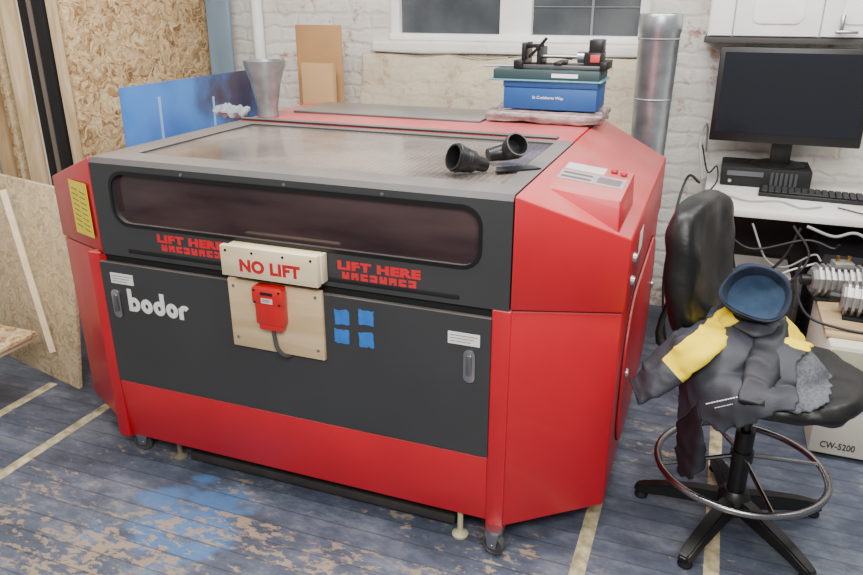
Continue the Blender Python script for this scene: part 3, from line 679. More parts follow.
A=Vector((X0+.004,Y0+.014,1.080)); ex=(Vector((X1-.004,Y0+.014,1.056))-A); ey=Vector((X0+.004,Y1,1.092))-A; nn=ex.cross(ey).normalized()
def cpq(f0,f1,g0,g1,th,off=0):
    q=[A+ex*a_+ey*b_+nn*off for a_,b_ in ((f0,g0),(f1,g0),(f1,g1),(f0,g1))]
    return MB().hexa(q,[p+nn*th for p in q])
KP=M('membrane_grey',(160,152,150),.4,0,.15,40); KD=M('key_dark',(92,78,84),.5)
kp=cpq(.05,.95,.34,.66,.0015).build('keypad',KP,cpo,label='flat grey membrane keypad')
cpq(.09,.50,.40,.46,.0003,.0015).build('key_strip',KD,kp)
cpq(.09,.50,.53,.59,.0003,.0015).build('key_strip',KD,kp)
cpq(.58,.9,.40,.60,.0003,.0015).build('membrane_screen',M('membrane_dark',(104,92,98),.3),kp)
cpq(.06,.62,.70,.93,.0015).build('display',M('lcd_pale',(210,208,204),.3),cpo)
for f,g_ in ((.74,.84),(.88,.8)):
    q=A+ex*f+ey*g_
    MB().lathe([(0,.012),(.010,.011),(.012,.006),(.009,.004),(.009,0)],18,T(q.x,q.y,q.z)).build('push_button',M('button_red',(180,20,28),.4),cpo)
rc=MB().box(XL+.003,XR-.003,2.545,3.14,1.05,1.103,.008).build('rear_cover',RED,lc)
MB().box(-1.7,-.86,2.8,3.11,1.103,1.112,.003).build('rear_hatch',M('grey_hatch',(96,94,90),.35,.2,dust=.4),rc)
MB().box(XL+.01,-.5,2.545,2.58,1.103,1.11,.003).build('rear_hinge',DGREY,rc)
ch=MB(); ch.box(-1.78,-.48,1.86,1.92,.085,.13,.003).box(-1.78,-.48,2.9,2.96,.085,.13,.003).box(-1.78,-1.72,1.92,2.9,.085,.13,.003).box(-.54,-.48,1.92,2.9,.085,.13,.003)
ch.build('chassis',BLACKM,lc)
MB().box(-1.60,-.60,1.782,1.832,.02,.05,.002).build('lower_rail',M('dusty_rail',(50,46,44),.7,0,.3,14),lc)
for x in (-1.54,-.67): MB().box(x,x+.03,1.80,1.83,.045,.13).build('rail_bracket',BLACKM,lc)
def caster(x,y,rz,s=1):
    Mx=T(x,y,0)@RZ(rz)@SCL(s)
    m=MB(); m.lathe([(0,-.011),(.010,-.012),(.012,-.008),(.024,-.008),(.027,-.013),(.032,-.012),(.034,-.006),(.034,.006),(.032,.012),(.027,.013),(.024,.008),(.012,.008),(.010,.012),(0,.011)],28,Mx@T(0,.0,.034)@RY(90))
    w_=m.build('castor',RUB,lc)
    f=MB(); f.prism([(-.012,.028),(.012,.028),(.022,.082),(-.022,.082)],.003,Mx@Matrix(((0,0,1,.015),(1,0,0,0),(0,1,0,0),(0,0,0,1)))).prism([(-.012,.028),(.012,.028),(.022,.082),(-.022,.082)],.003,Mx@Matrix(((0,0,1,-.018),(1,0,0,0),(0,1,0,0),(0,0,0,1))))
    f.lathe([(0,.078),(.024,.078),(.024,.09),(0,.09)],20,Mx).tube([(-.02,0,.034),(.02,0,.034)],.006,10,Mx=Mx)
    f.build('fork',SILV,w_)
caster(-.455,1.725,78,1.05); caster(-1.82,1.80,-70); caster(-.5,3.02,10); caster(-1.76,3.02,40)
def foot(x,y,mt):
    m=MB(); m.lathe([(0,.0),(.024,0),(.026,.008),(.019,.014),(.009,.02),(.009,.1),(0,.1)],20,T(x,y,0)).build('levelling_foot',mt,lc)
foot(-.575,1.765,M('foot_cream',(196,188,150),.5)); foot(-1.66,1.80,M('foot_dusty',(120,112,94),.6))

# ================= things on the machine =================
HOSE=M('dark_hose_plastic',(24,23,25),.38)
e1=thing('hose_nozzle','black plastic round hose nozzle lying on the lid, nearest its front edge','hose nozzle',(-.64,1.93,1.1),'black hose fittings')
Mx=T(-.645,1.925,1.142)@frame_to((-.58,-.72,.30))@SCL(.88)
MB().lathe([(.037,.03),(.042,.03),(.042,-.005),(.038,-.008),(.040,-.014),(.037,-.018),(.039,-.024),(.036,-.028),(.036,-.045),(.026,-.06),(.022,-.10),(.018,-.10),(.02,-.06),(.032,-.045),(.034,-.01),(.037,.03)],28,Mx).build('nozzle_body',HOSE,e1)
MB().lathe([(.043,.022),(.046,.02),(.046,.01),(.043,.008)],28,Mx,closed=True).build('collar',BLACKP,e1)
e2=thing('hose_elbow','black plastic elbow fitting with flared mouth lying on the lid behind the other','hose elbow',(-.53,2.07,1.1),'black hose fittings')
m=MB(); Mx=T(-.54,2.10,1.150)@frame_to((.50,-.45,.45))@SCL(.88)
m.lathe([(.036,.028),(.041,.028),(.041,0),(.035,-.006),(.037,-.012),(.032,-.016),(.034,-.022),(.028,-.024),(.030,-.008),(.036,.028)],28,Mx)
m.tube([Mx@Vector((0,0,-.012)),(-.565,2.12,1.133),(-.59,2.11,1.128),(-.615,2.09,1.124)],[.029,.027,.023,.019],20,sm=4); m.build('elbow_body',HOSE,e2)
solo(MB().prism([(0,0),(.14,.03),(.12,.07),(.015,.06)],.004,T(-.555,1.965,1.1015)@RZ(28)),'bracket_plate',HOSE,'flat black plate lying between the two black hose fittings','plate')

x,y=-1.735,2.66
m=MB(); m.lathe([(.040,0),(.043,0),(.043,.04),(.047,.06),(.062,.14),(.082,.20),(.085,.222),(.081,.222),(.078,.202),(.058,.14),(.041,.05),(.040,0)],40,T(x,y,1.1045)); 
solo(m,'duct_reducer',GALVP,'small tapered galvanised duct reducer standing at the rear left of the machine','duct reducer')
t=bmesh.new(); bmesh.ops.create_icosphere(t,subdivisions=4,radius=1)
m=MB(); m.add(t,T(-1.87,2.60,1.126)@Matrix.Diagonal((.075,.05,.018,1))); m.wrinkle(.022,26,True)
solo(m,'cleaning_rag',M('pale_grey_rag',(136,146,152),.95),'crumpled pale grey rag beside the duct reducer','rag')

gx='boxes stacked on the rear of the machine'
m=MB(); m.box(-.85,-.40,2.84,3.09,1.109,1.152,.01); bmesh.ops.subdivide_edges(m.bm,edges=list(m.bm.edges),cuts=5,use_grid_fill=True); m.wrinkle(.009,30,True)
solo(m,'wrapped_package',M('clear_wrap_pale',(146,126,124),.2,0,.5,18,bump=.8,bscale=20),'flat package in crinkled clear wrap, bottom of the stack on the machine','package',gx)
bb=thing('storage_box','blue lidded cardboard box in the middle of the stack','box',(-.6,2.96,1.157),gx)
BLB=M('blue_card',(28,78,140),.5)
MB().box(-.785,-.425,2.86,3.07,1.158,1.2395,.003).build('box_body',BLB,bb)
MB().box(-.788,-.422,2.857,3.073,1.24,1.262,.003).build('box_lid',M('blue_card_lid',(26,72,130),.5),bb)
t=MB(); t.text("St Cuthberts Way",(-.67,2.8595,1.195),(1,0,0),(0,0,1),.12,.014,.0004); t.build('lettering',WTEXT,bb)
bl=thing('flat_case','flat grey green case with a pale label lying on the blue box','case',(-.63,2.96,1.263),gx)
MB().box(-.845,-.41,2.85,3.08,1.263,1.269,.002).build('case_base',M('case_teal',(96,150,160),.5),bl)
MB().box(-.83,-.42,2.86,3.07,1.2691,1.305,.004).build('case_lid',M('green_grey_case',(46,66,68),.5),bl)
MB().box(-.60,-.5,2.858,2.8605,1.279,1.293).build('label_sticker',WHITE,bl)
rd=thing('rotary_attachment','black rail device with a lever clamp and red plate, topmost of the stack','machine attachment',(-.6,2.96,1.306))
DAL=M('dull_aluminium',(96,96,96),.4,.6)
for y0 in (2.89,3.01): MB().box(-.745,-.42,y0,y0+.016,1.307,1.322,.002).build('rail',DAL,rd)
for q in ((-.755,-.72,2.88,3.04,1.307,1.338),(-.425,-.40,2.88,3.04,1.307,1.338),(-.60,-.57,2.885,3.03,1.322,1.333)): MB().box(*q,.002).build('cross_bar',BLACKP,rd)
m=MB(); m.box(-.73,-.715,2.9,3.02,1.338,1.40,.002).box(-.67,-.655,2.9,3.02,1.322,1.385,.002).box(-.73,-.655,2.94,2.96,1.38,1.395,.002); m.build('clamp_jaw',BLACKP,rd)
MB().tube([(-.70,2.90,1.35),(-.66,2.885,1.385),(-.63,2.88,1.42)],.006,10).build('lever',BLACKP,rd)
m=MB(); m.box(-.49,-.425,2.90,3.02,1.322,1.37,.004).box(-.475,-.425,2.91,3.0,1.365,1.415,.004); m.build('gearbox',M('gearbox_dark',(40,38,40),.35,.4),rd)
MB().tube([(-.49,2.95,1.35),(-.52,2.95,1.35)],.022,20).build('chuck',SILV,rd)
MB().box(-.465,-.43,2.896,2.901,1.335,1.362,.001).build('warning_plate',M('plate_red',(196,60,60),.4),rd)
MB().tube([(-.655,2.95,1.35),(-.52,2.95,1.35)],.007,12).build('shaft',SILV,rd)
MB().tube([(-.88,2.90,1.313),(-.75,2.895,1.315)],.004,8).build('rod',SILV,rd)

dt=T(-.268,3.45,0)
dd=thing('duct_pipe','tall galvanised duct pipe standing upright behind the machine beside the window','duct pipe',(-.268,3.45,0))
MB().lathe([(.064,0),(.068,0),(.076,.9),(.086,1.42),(.091,1.43),(.091,1.49),(.087,1.50),(.084,1.50),(.084,1.42),(.074,.9)],40,dt).build('pipe',GALV,dd)
for z,r_ in ((.4,.0716),(.8,.0752),(1.15,.081),(1.40,.0858)): MB().lathe([(r_,z-.004),(r_+.004,z),(r_+.001,z+.004)],40,dt,closed=True).build('seam_ring',GALV,dd)

solo(MB().tube([(-2.54,3.86,0),(-2.54,3.86,3)],.032,16),'wall_pipe',WHITE,'white painted pipe running up the brick wall','pipe')
solo(MB().box(-2.2,-1.92,3.70,3.706,0,1.43,.001,T(0,0,0)),'cardboard_sheet',CARD,'tall brown cardboard sheet standing against the brick wall left of the window','cardboard sheet','cardboard by the window')
solo(MB().box(-2.12,-1.93,3.60,3.64,0,1.24,.002),'cardboard_box',CARD2,'narrow light cardboard box standing in front of the taller cardboard sheet','cardboard box','cardboard by the window')
FILM=M('grey_blue_film',(120,142,160),.3)
m=MB(); m.box(-2.84,-2.68,3.78,3.8,0,2.4,.004); bmesh.ops.subdivide_edges(m.bm,edges=list(m.bm.edges),cuts=8,use_grid_fill=True); m.wrinkle(.03,9)
solo(m,'plastic_sheet',FILM,'tall grey blue plastic sheet standing between the chipboard and the white pipe','plastic sheet')

# ================= boards at left =================
solo(MB().box(-2.9,-2.882,2.78,3.86,0,2.5,.001),'chipboard_sheet',OSBM,'tall chipboard sheet leaning upright behind the blue sheet','chipboard sheet','sheets stacked at the left wall')
specs=[(-3.50,-3.46,2.80,EDGE,'thick tan board edge, outermost at the left of the upright stack'),
(-3.44,-3.40,2.84,OSB2,'chipboard edge second from the left wall in the upright stack'),
(-3.37,-3.345,2.80,PLYPALE,'thin pale board edge in the upright stack beside a dark gap'),
(-3.325,-3.30,2.83,BLACKP,'thin black board third from the left frame edge in the upright stack'),
(-3.285,-3.245,2.78,PLYZ,'pine board edge in the middle of the upright stack'),
(-3.225,-3.21,2.84,WHITE,'thin white board edge between pine and black boards'),
(-3.19,-3.13,2.82,BLACKM,'thick black board in the upright stack'),
(-3.115,-3.085,2.80,M('taupe_board',(120,108,98),.7),'taupe grey board next to the thick black board'),
(-3.06,-3.0,2.78,BLACKM,'wide black panel just left of the pale pine plank'),
(-2.985,-2.915,2.79,PLYZ,'pale pine plank upright beside the tall chipboard sheet')]
for i,(x0,x1,y0,mt,lb) in enumerate(specs):
    solo(MB().box(x0,x1,y0,3.8,0,2.45+.03*(i%3),.002),'upright_board',mt,lb,'board','sheets stacked at the left wall')
Mx=T(-2.32,2.43,0)@RY(1.5)
bs=thing('acrylic_sheet','blue film covered acrylic sheet standing behind the left of the red machine','acrylic sheet',(-2.32,2.95,0))
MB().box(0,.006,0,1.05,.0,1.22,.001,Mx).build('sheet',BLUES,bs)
PBT=M('pale_blue_tape',(130,176,220),.4)
for y0,z0_,z1_ in ((.22,.95,1.16),(.60,.98,1.12)): MB().box(.006,.0075,y0,y0+.015,z0_,z1_,0,Mx).build('tape_strip',PBT,bs)
def lean(p0,p1,h,lean_y,th):
    p0=Vector(p0); p1=Vector(p1); d=(p1-p0).normalized(); n=Vector((-d.y,d.x,0)); tv=n*th; L=n*lean_y+Vector((0,0,h))
    m=MB(); m.hexa([p0,p1,p1+tv,p0+tv],[p0+L,p1+L,p1+tv+L,p0+tv+L],.001); return m
solo(lean((-3.3,2.27,0),(-2.40,2.06,0),.84,.12,.018),'chipboard_offcut',PLYPALE,'pale low chipboard sheet leaning beside the left of the red machine','chipboard sheet')
st=MB(); q0=at(53,352,'y',2.07); q1=at(3,190,'y',2.16)
st.tube([q0,q1],.017,4); solo(st,'wooden_stick',PLYBOX,'thin pale wooden stick leaning diagonally on the low chipboard sheet','stick')
bn=thing('low_bench','rough chipboard topped low bench corner at the left edge','bench',(-2.75,1.9,0))
MB().box(-3.1,-2.50,1.78,2.0,.262,.28,.002).build('bench_top',OSB2,bn)
MB().box(-3.1,-2.52,1.79,1.99,.235,.2615,.002).build('rail',PLYBOX,bn)
for x in (-3.08,-2.82):
    for y in (1.80,1.95): MB().box(x,x+.03,y,y+.03,0,.235).build('leg',PLYZ,bn)

# ================= DESK AREA =================
DESKW=M('grubby_white_top',(222,220,214),.45,0,.06,5,stain=(196,190,180))
dk=thing('desk','white topped desk against the brick wall at the right','desk',(.75,3.5,0))
MB().box(0.0,1.6,3.19,3.87,.72,.75,.004).build('desktop',DESKW,dk)
for x in (.03,1.55):
    for y in (3.22,3.8): MB().box(x,x+.03,y,y+.03,0,.72).build('leg',M('grey_leg',(110,112,114),.5),dk)
MB().box(.06,1.55,3.82,3.84,.3,.72).build('back_panel',M('dark_back_panel',(60,52,48),.6),dk)
mon=thing('monitor','wide black flat monitor on the desk','monitor',(.3,3.70,.84))
Mx=T(.290,3.60,1.165)@RX(-3)@RZ(-2)
MB().box(-.305,.305,.0,.035,-.205,.2,.006,Mx).build('housing',BLACKP,mon)
MB().box(-.283,.283,-.002,.001,-.165,.178,0,Mx).build('screen',PCB,mon)
MB().box(-.12,.12,.035,.07,-.12,.12,.02,Mx).build('rear_housing',BLACKP,mon)
MB().box(.26,.345,3.70,3.73,.85,1.1,.004).build('neck',BLACKP,mon)
MB().tube([(.3,3.72,1.1),(.295,3.65,1.14)],.03,12).build('tilt_joint',BLACKP,mon)
m=MB(); m.lathe([(0,.018),(.09,.012),(.115,.004),(.115,0),(0,0)],32,T(.3,3.745,.841)); m.build('stand_base',BLACKP,mon)
for k in range(4): MB().box(.17+k*.018,.18+k*.018,3.5965,3.599,.975,.98).build('menu_button',SILV,mon)
pc=thing('desktop_computer','flat black desktop computer lying under the monitor','computer',(.27,3.75,.75))
MB().box(.06,.44,3.63,3.865,.751,.84,.006).build('case',BLACKM,pc)
for k in range(6): MB().box(.27+k*.02,.282+k*.02,3.627,3.631,.765,.825).build('vent_slot',M('vent_grey',(60,60,64),.5),pc)
MB().box(.085,.24,3.626,3.631,.8,.822).build('drive_slot',M('drive_grey',(80,82,86),.4),pc)
MB().lathe([(0,.003),(.008,.002),(.008,0)],16,MF(3.63)@T(.1,.775,0)).build('power_button',SILV,pc)
kb=thing('keyboard','black keyboard on the white desk in front of the monitor','keyboard',(.45,3.52,.75))
Mk=T(.22,3.462,.7505)@RZ(-4)
MB().box(0,.45,0,.145,0,.018,.004,Mk).build('base',BLACKP,kb)
KEYM=M('key_black',(34,34,36),.5)
for j in range(5):
    for i in range(16):
        if j==0 and 4<=i<=9:
            if i==4: MB().box(.012+i*.0266,.0355+9*.0266,.012,.033,.018,.025,.002,Mk,1).build('space_bar',KEYM,kb)
            continue
        MB().box(.012+i*.0266,.0355+i*.0266,.012+j*.025,.033+j*.025,.018,.025,.002,Mk,1).build('key',KEYM,kb)
ms=MB(); ms.lathe([(0,.03),(.018,.027),(.03,.012),(.032,0),(0,0)],24,T(.76,3.55,.7505)@Matrix.Diagonal((1,1.5,1,1))); solo(ms,'computer_mouse',BLACKP,'black computer mouse right of the keyboard','mouse')
ub=thing('usb_hub','small black hub box on the left end of the white desk','hub',(.03,3.42,.75))
MB().box(.0+.01,.06,3.38,3.44,.7505,.768,.003,None).build('case',BLACKP,ub)
for k in range(3): MB().box(.016+k*.014,.024+k*.014,3.378,3.381,.756,.762).build('port',SILV,ub)
wc=thing('wall_cabinet','white wall cabinet above the monitor','cabinet',(.5,3.75,1.4))
MB().box(-.08,1.3,3.62,3.895,1.405,2.2,.004).build('body',WHITE,wc)
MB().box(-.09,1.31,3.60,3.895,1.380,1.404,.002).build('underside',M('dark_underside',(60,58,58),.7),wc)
for x0,x1 in ((-.075,.02),(.025,.36),(.365,.72)):
    d=MB().box(x0,x1,3.60,3.619,1.41,2.19,.004).build('door',WHITE,wc)
    if x0>0: MB().prism(rrect(x0+.07,x1-.07,1.46,1.75,.03),.008,MF(3.60),.002).build('raised_panel',WHITE,d)
MB().box(.43,.445,3.57,3.60,1.425,1.50,.003).box(.415,.50,3.565,3.58,1.425,1.437,.002).build('handle',SILV,wc)

cl=thing('water_chiller','beige box shaped water chiller marked CW-5200 on the floor under the pumps','chiller',(.75,2.88,0))
cx0=.47; cy0=2.62
MB().box(cx0,1.05,cy0,3.14,.02,.45,.01).build('case',BEIGE,cl)
p=at(820,443,'y',cy0)
t=MB(); t.text('CW-5200',(p.x,cy0-.0005,p.z-.014),(1,0,0),(0,0,1),.112,.026,.001,.02); t.build('lettering',M('grey_print',(50,54,60),.6),cl)
MB().box(cx0+.01,1.04,cy0-.004,cy0+.001,.215,.435,.002).build('upper_panel',M('olive_grey_enamel',(158,156,134),.5),cl)
for k in range(10): MB().box(cx0+.12,cx0+.42,cy0-.007,cy0-.003,.235+k*.018,.245+k*.018).build('vent_slot',M('grille_grey',(90,90,82),.6),cl)
for x in (cx0+.05,1.0):
    for y in (cy0+.05,3.08): MB().lathe([(0,0),(.02,0),(.02,.02),(0,.02)],14,T(x,y,0)).build('foot',BLACKM,cl)
solo(MB().box(.46,1.06,2.68,3.12,.452,.468,.002),'wooden_board',PLYD,'dull plywood board lying on the beige chiller','board')
def pump(x,y,z,rz,lab):
    r=thing('air_pump',lab,'air pump',(x,y,z),'silver ribbed air pumps')
    A_=T(x,y,z+.07)@RZ(rz)@RY(90)@RZ(22.5); B_=T(x,y,z)@RZ(rz)
    pr=[(0,-.105),(.044,-.105),(.052,-.098)]
    for k in range(8):
        zz=-.09+k*.022; pr+=[(.050,zz),(.066,zz+.001),(.066,zz+.010),(.050,zz+.011)]
    pr+=[(.052,.092),(.044,.10),(0,.10)]
    MB().lathe(pr,8,A_).build('finned_body',CASTAL,r,smooth=False)
    MB().tube([B_@Vector((.095,0,.07)),B_@Vector((.13,0,.07))],.044,24).build('end_cap',CASTAL,r)
    MB().box(-.09,.09,-.05,.05,.0,.012,.002,B_).box(-.08,-.05,-.03,.03,.01,.03,0,B_).box(.05,.08,-.03,.03,.01,.03,0,B_).build('foot_plate',BLACKM,r)
    MB().box(-.035,.035,-.03,.03,.125,.15,.004,B_).build('terminal_box',CASTAL,r)
    MB().tube([B_@Vector((-.105,0,.07)),B_@Vector((-.14,0,.07))],.02,16).build('outlet',BLACKP,r)
    for s in (-1,1): MB().tube([B_@Vector((.02*s,0,.147)),B_@Vector((.02*s,0,.172))],.007,10).build('hose_barb',M('brass',(190,150,80),.35,1),r)
pump(.53,3.05,.4685,12,'silver finned air pump on the plywood board, further back one')
pump(.62,2.86,.4685,-6,'silver finned air pump on the plywood board, nearer the front')
pump(.90,3.0,.4685,5,'silver finned air pump on the plywood board, rightmost one')
solo(MB().box(.12,.42,3.3,3.7,0,.42,.006),'storage_crate',M('dark_brown_box',(52,44,42),.7),'dark box on the floor under the desk','box')
solo(MB().box(.13,.40,3.33,3.62,.422,.425),'paper_sheets',M('paper_white',(215,212,205),.8),'white paper sheets lying on the dark box under the desk','paper')
solo(MB().box(.50,.95,3.32,3.75,0,.56,.006),'storage_tub',M('dark_grey_tub',(44,44,48),.6),'dark grey tub on the floor behind the pumps, under the desk','tub')
CAB=M('cable_black',(22,22,24),.5); CABG=M('cable_grey',(150,150,148),.5); CABW=M('cable_white',(215,215,210),.5)
def cable(pts,mat,lab,r=.005): solo(MB().tube(pts,r,8,sm=8),'cable',mat,lab,'cable','cables by the desk')
cable([(-.03,3.6,.76),(-.08,3.42,.82),(-.11,3.3,.66),(-.12,3.25,.35),(-.06,3.2,.06),(.05,3.25,.006)],CAB,'black cable hanging off the left end of the white desk',.006)
cable([(-.02,3.55,.79),(-.05,3.6,.95),(-.03,3.8,1.0),(-.02,3.86,.86)],CABG,'grey cable looping beside the left of the monitor')
cable([(.02,3.46,.757),(.045,3.5,.80),(.035,3.56,.85),(.0,3.66,.80),(-.04,3.8,.9)],CAB,'thin black lead curling beside the black computer',.004)
cable([(.05,3.17,.71),(.2,3.16,.60),(.4,3.15,.66),(.50,3.14,.64),(.52,3.13,.66)],CAB,'black cable sagging below the desk edge to the pumps')
cable([(.35,3.165,.71),(.42,3.12,.60),(.34,3.08,.45),(.26,3.1,.2),(.3,3.0,.008)],CAB,'black cable drooping to the floor in front of the dark box')
cable([(.40,3.175,.71),(.50,3.17,.68),(.58,3.17,.70),(.70,3.165,.64),(.8,3.17,.69)],CABG,'grey cable slung beneath the desk edge above the pumps',.006)
cable([(.46,3.18,.56),(.36,3.16,.52),(.30,3.2,.46),(.22,3.25,.44),(.18,3.28,.435)],CABW,'white cable trailing across the dark box under the desk',.004)
cable([(.20,3.18,.70),(.27,3.17,.56),(.35,3.18,.53),(.44,3.16,.60),(.47,3.15,.58)],CABG,'grey cable drooping in a loop between the chair and the pumps',.004)
cable([(.12,3.18,.71),(.16,3.17,.5),(.24,3.18,.47),(.33,3.17,.56),(.38,3.18,.70)],CAB,'black cable hanging in a deep loop under the left half of the desk',.006)
cable([(.40,3.14,.57),(.37,2.96,.54),(.40,2.74,.50),(.52,2.71,.476),(.66,2.70,.476)],CAB,'black cable curling over the front of the plywood board by the pumps',.005)
cable([(.77,3.49,.757),(.70,3.40,.757),(.80,3.28,.757),(.64,3.25,.757),(.52,3.34,.757)],CAB,'black mouse lead lying on the white desk',.003)
cable([(.10,3.40,.757),(.18,3.33,.757),(.30,3.37,.757),(.38,3.28,.757),(.46,3.33,.757)],CABG,'grey cable snaking along the front of the desktop left of the keyboard',.0035)

# ================= CHAIR =================
cx,cy=.21,2.13
chair=thing('swivel_chair','black vinyl drafting swivel chair with chrome foot ring, holding the jackets','chair',(cx,cy,0))
m=MB(); m.lathe([(.0,.13),(.035,.13),(.05,.11),(.055,.06),(.04,.045),(0,.045)],24,T(cx,cy,0)); m.build('base_hub',BLACKP,chair)
for k in range(5):
    a=R(-116+72*k); d=Vector((math.cos(a),math.sin(a),0)); sd_=Vector((-d.y,d.x,0)); o=Vector((cx,cy,0))
    def sec(r_,w_,z0_,z1_): 
        c_=o+d*r_; return [c_-sd_*w_+Vector((0,0,z0_)),c_+sd_*w_+Vector((0,0,z0_)),c_+sd_*w_*.8+Vector((0,0,z1_)),c_-sd_*w_*.8+Vector((0,0,z1_))]
    S=[sec(.03,.027,.06,.112),sec(.12,.026,.05,.098),sec(.22,.024,.035,.074),sec(.285,.022,.02,.052),sec(.305,.016,.02,.042)]
    t=bmesh.new(); V=[[t.verts.new(p) for p in s_] for s_ in S]
    for A_,B_ in zip(V,V[1:]):
        for i in range(4): t.faces.new([A_[i],A_[(i+1)%4],B_[(i+1)%4],B_[i]])
    t.faces.new(V[0]); t.faces.new(V[-1]); bmesh.ops.recalc_face_normals(t,faces=t.faces)
    bmesh.ops.bevel(t,geom=list(t.edges),offset=.005,segments=2,affect='EDGES')
    m=MB(); m.add(t); lg=m.build('leg',BLACKP,chair)
    MB().lathe([(0,0),(.02,0),(.022,.006),(.016,.02),(0,.022)],18,T(*(o+d*.282))).build('glide',BLACKM,lg)
MB().tube([(cx,cy,.1),(cx,cy,.34)],.028,20).build('column',BLACKP,chair)
MB().tube([(cx,cy,.34),(cx,cy,.50)],.016,20).build('piston',M('dark_steel',(70,70,72),.3,1),chair)
n=48; rr=.245
m=MB(); m.tube([(cx+rr*math.cos(2*math.pi*k/n),cy+rr*math.sin(2*math.pi*k/n),.215) for k in range(n)],.011,12,closed=True,up=(0,0,1)); fr=m.build('foot_ring',CHROME,chair)
for k in range(4):
    a=R(20+90*k); MB().tube([(cx+.028*math.cos(a),cy+.028*math.sin(a),.25),(cx+rr*math.cos(a),cy+rr*math.sin(a),.218)],.007,8).build('spoke',CHROME,fr)
MB().tube([(cx,cy,.235),(cx,cy,.27)],.034,20).build('ring_collar',BLACKP,fr)
sx,sy=.255,2.105
MB().box(cx-.09,cx+.09,cy-.08,cy+.08,.492,.515,.004).build('seat_plate',BLACKM,chair)
def superell(a,b,z,p=2.6,n=72):
    o=[]
    for k in range(n):
        t_=2*math.pi*k/n; c_,s_=math.cos(t_),math.sin(t_)
        o.append(Vector((a*math.copysign(abs(c_)**(2/p),c_),b*math.copysign(abs(s_)**(2/p),s_),z)))
    return o
def cushion(a,b,prof,Mx,p=2.6):
    t=bmesh.new(); rings=[]
    prof=[(v.x,v.y) for v in catmull([(f,z,0) for f,z in prof],3)]
    for (f,z) in prof: rings.append([t.verts.new(v) for v in superell(a*f,b*f,z,p)])
    for A_,B_ in zip(rings,rings[1:]):
        for k in range(len(A_)): t.faces.new([A_[k],A_[(k+1)%len(A_)],B_[(k+1)%len(A_)],B_[k]])
    t.faces.new(rings[0][::-1]); t.faces.new(rings[-1]); bmesh.ops.recalc_face_normals(t,faces=t.faces)
    m=MB(); m.add(t,Mx); return m
sp=[(.2,0),(.8,0),(.93,.004),(1,.02),(1,.036),(.95,.052),(.85,.062),(.6,.066),(.3,.060),(.05,.058)]
seat=cushion(.245,.235,sp,T(sx,sy,.517)@RZ(-25),2.3).wrinkle(.012,18).build('seat',VINYL,chair)
nb=Vector((.93,-.36,.12)).normalized()
bx=Vector((-.018,2.235,.815))
bp=[(.1,-.012),(.5,-.01),(.85,-.004),(.97,.012),(1,.035),(.97,.06),(.88,.076),(.65,.08),(.35,.074),(.05,.072)]
backr=cushion(.180,.212,bp,T(*bx)@frame_to(nb),3.2).wrinkle(.010,13).build('backrest',VINYL,chair,label='black upholstered worn backrest')
pb=bx-nb*.012
MB().tube([(cx-.06,cy+.03,.50),(.09,2.19,.495),(-.075,2.27,.53),pb-nb*.012+Vector((0,0,-.05)),pb-nb*.012+Vector((0,0,.05))],[(.006,.025)]*5,12,sm=5).build('back_bracket',BLACKP,chair)

# ================= JACKETS (draped) =================
jk=thing('jacket','charcoal and yellow rain jacket heaped on the chair seat, one sleeve hanging','jacket',(.15,1.98,.59))
fl=thing('fleece_jacket','heather grey fleece bundled on the right side of the chair seat','jacket',(.33,2.05,.595))
EL=[(np.array((.195,2.15,.620)),(.105,.095,.080)),(np.array((.12,2.05,.605)),(.07,.08,.055)),(np.array((.27,2.03,.60)),(.085,.085,.065))]
m=MB()
for c_,r3 in EL:
    t=bmesh.new(); bmesh.ops.create_icosphere(t,subdivisions=4,radius=1); m.add(t,T(*c_)@Matrix.Diagonal((r3[0]-.010,r3[1]-.010,r3[2]-.010,1)))
m.wrinkle(.012,22,True).build('bundled_lining',DARKF,fl)
I3=np.eye(3); Fb=frame_to(nb); Rb=np.array([[Fb[i][j] for j in range(3)] for i in range(3)])
DISC=[(np.array((sx,sy,.55)),I3,.247,.036,.034),(np.array(bx+nb*.034),Rb,.205,.046,.044)]
def dress(o_,th):
    s_=o_.modifiers.new('smooth','SUBSURF'); s_.levels=1; s_.render_levels=1; solid(o_,th)
P1=[(.20,2.20),(.32,2.22),(.37,2.15),(.385,2.08),(.38,1.98),(.355,1.91),(.33,1.875),(.28,1.86),(.20,1.90)]
co,fs,og=drape(P1,.70,.0115,120,1.14,DISC,EL,.007,.05,3.0,stick=.04)
co=add_creases(co,fs,.006,(.3,-.9,.2),15,3.3)
dress(from_faces(co,fs,range(len(fs))).build('fleece_body',HEATH,fl,sharp=180),.006)
P2=[(.13,2.24),(.16,2.27),(.21,2.28),(.265,2.25),(.31,2.19),(.32,2.12),(.315,2.05),(.285,1.98),(.28,1.90),(.275,1.855),(.17,1.83),(.085,1.845),(.062,1.90),(.045,1.81),(-.01,1.795),(-.07,1.81),(-.055,1.88),(-.02,1.99),(.03,2.06),(.08,2.12)]
co,fs,og=drape(P2,.75,.0090,190,1.20,DISC,EL,.018,.075,11.0,kb=.05,stick=.03)
co=add_creases(co,fs,.0095,(-.25,-.75,-.6),13,8.1,.3)
G1=[];G2=[];G3=[];G4=[]
for k,f in enumerate(fs):
    cxy=(sum(og[i][0] for i in f)/4,sum(og[i][1] for i in f)/4)
    if segd(cxy,(.13,2.22),(.04,2.07))<.046: G2.append(k)
    elif segd(cxy,(.28,2.22),(.285,2.05))<.034: G3.append(k)
    elif cxy[1]<1.93 and cxy[0]<.062: G4.append(k)
    else: G1.append(k)
dress(from_faces(co,fs,G1).build('jacket_shell',NAVY,jk,sharp=180),.004)
dress(from_faces(co,fs,G2).build('yellow_panel',YEL,jk,label='yellow shoulder panel',sharp=180),.0045)
dress(from_faces(co,fs,G3).build('yellow_panel',YEL,jk,label='yellow panel on the other shoulder',sharp=180),.0045)
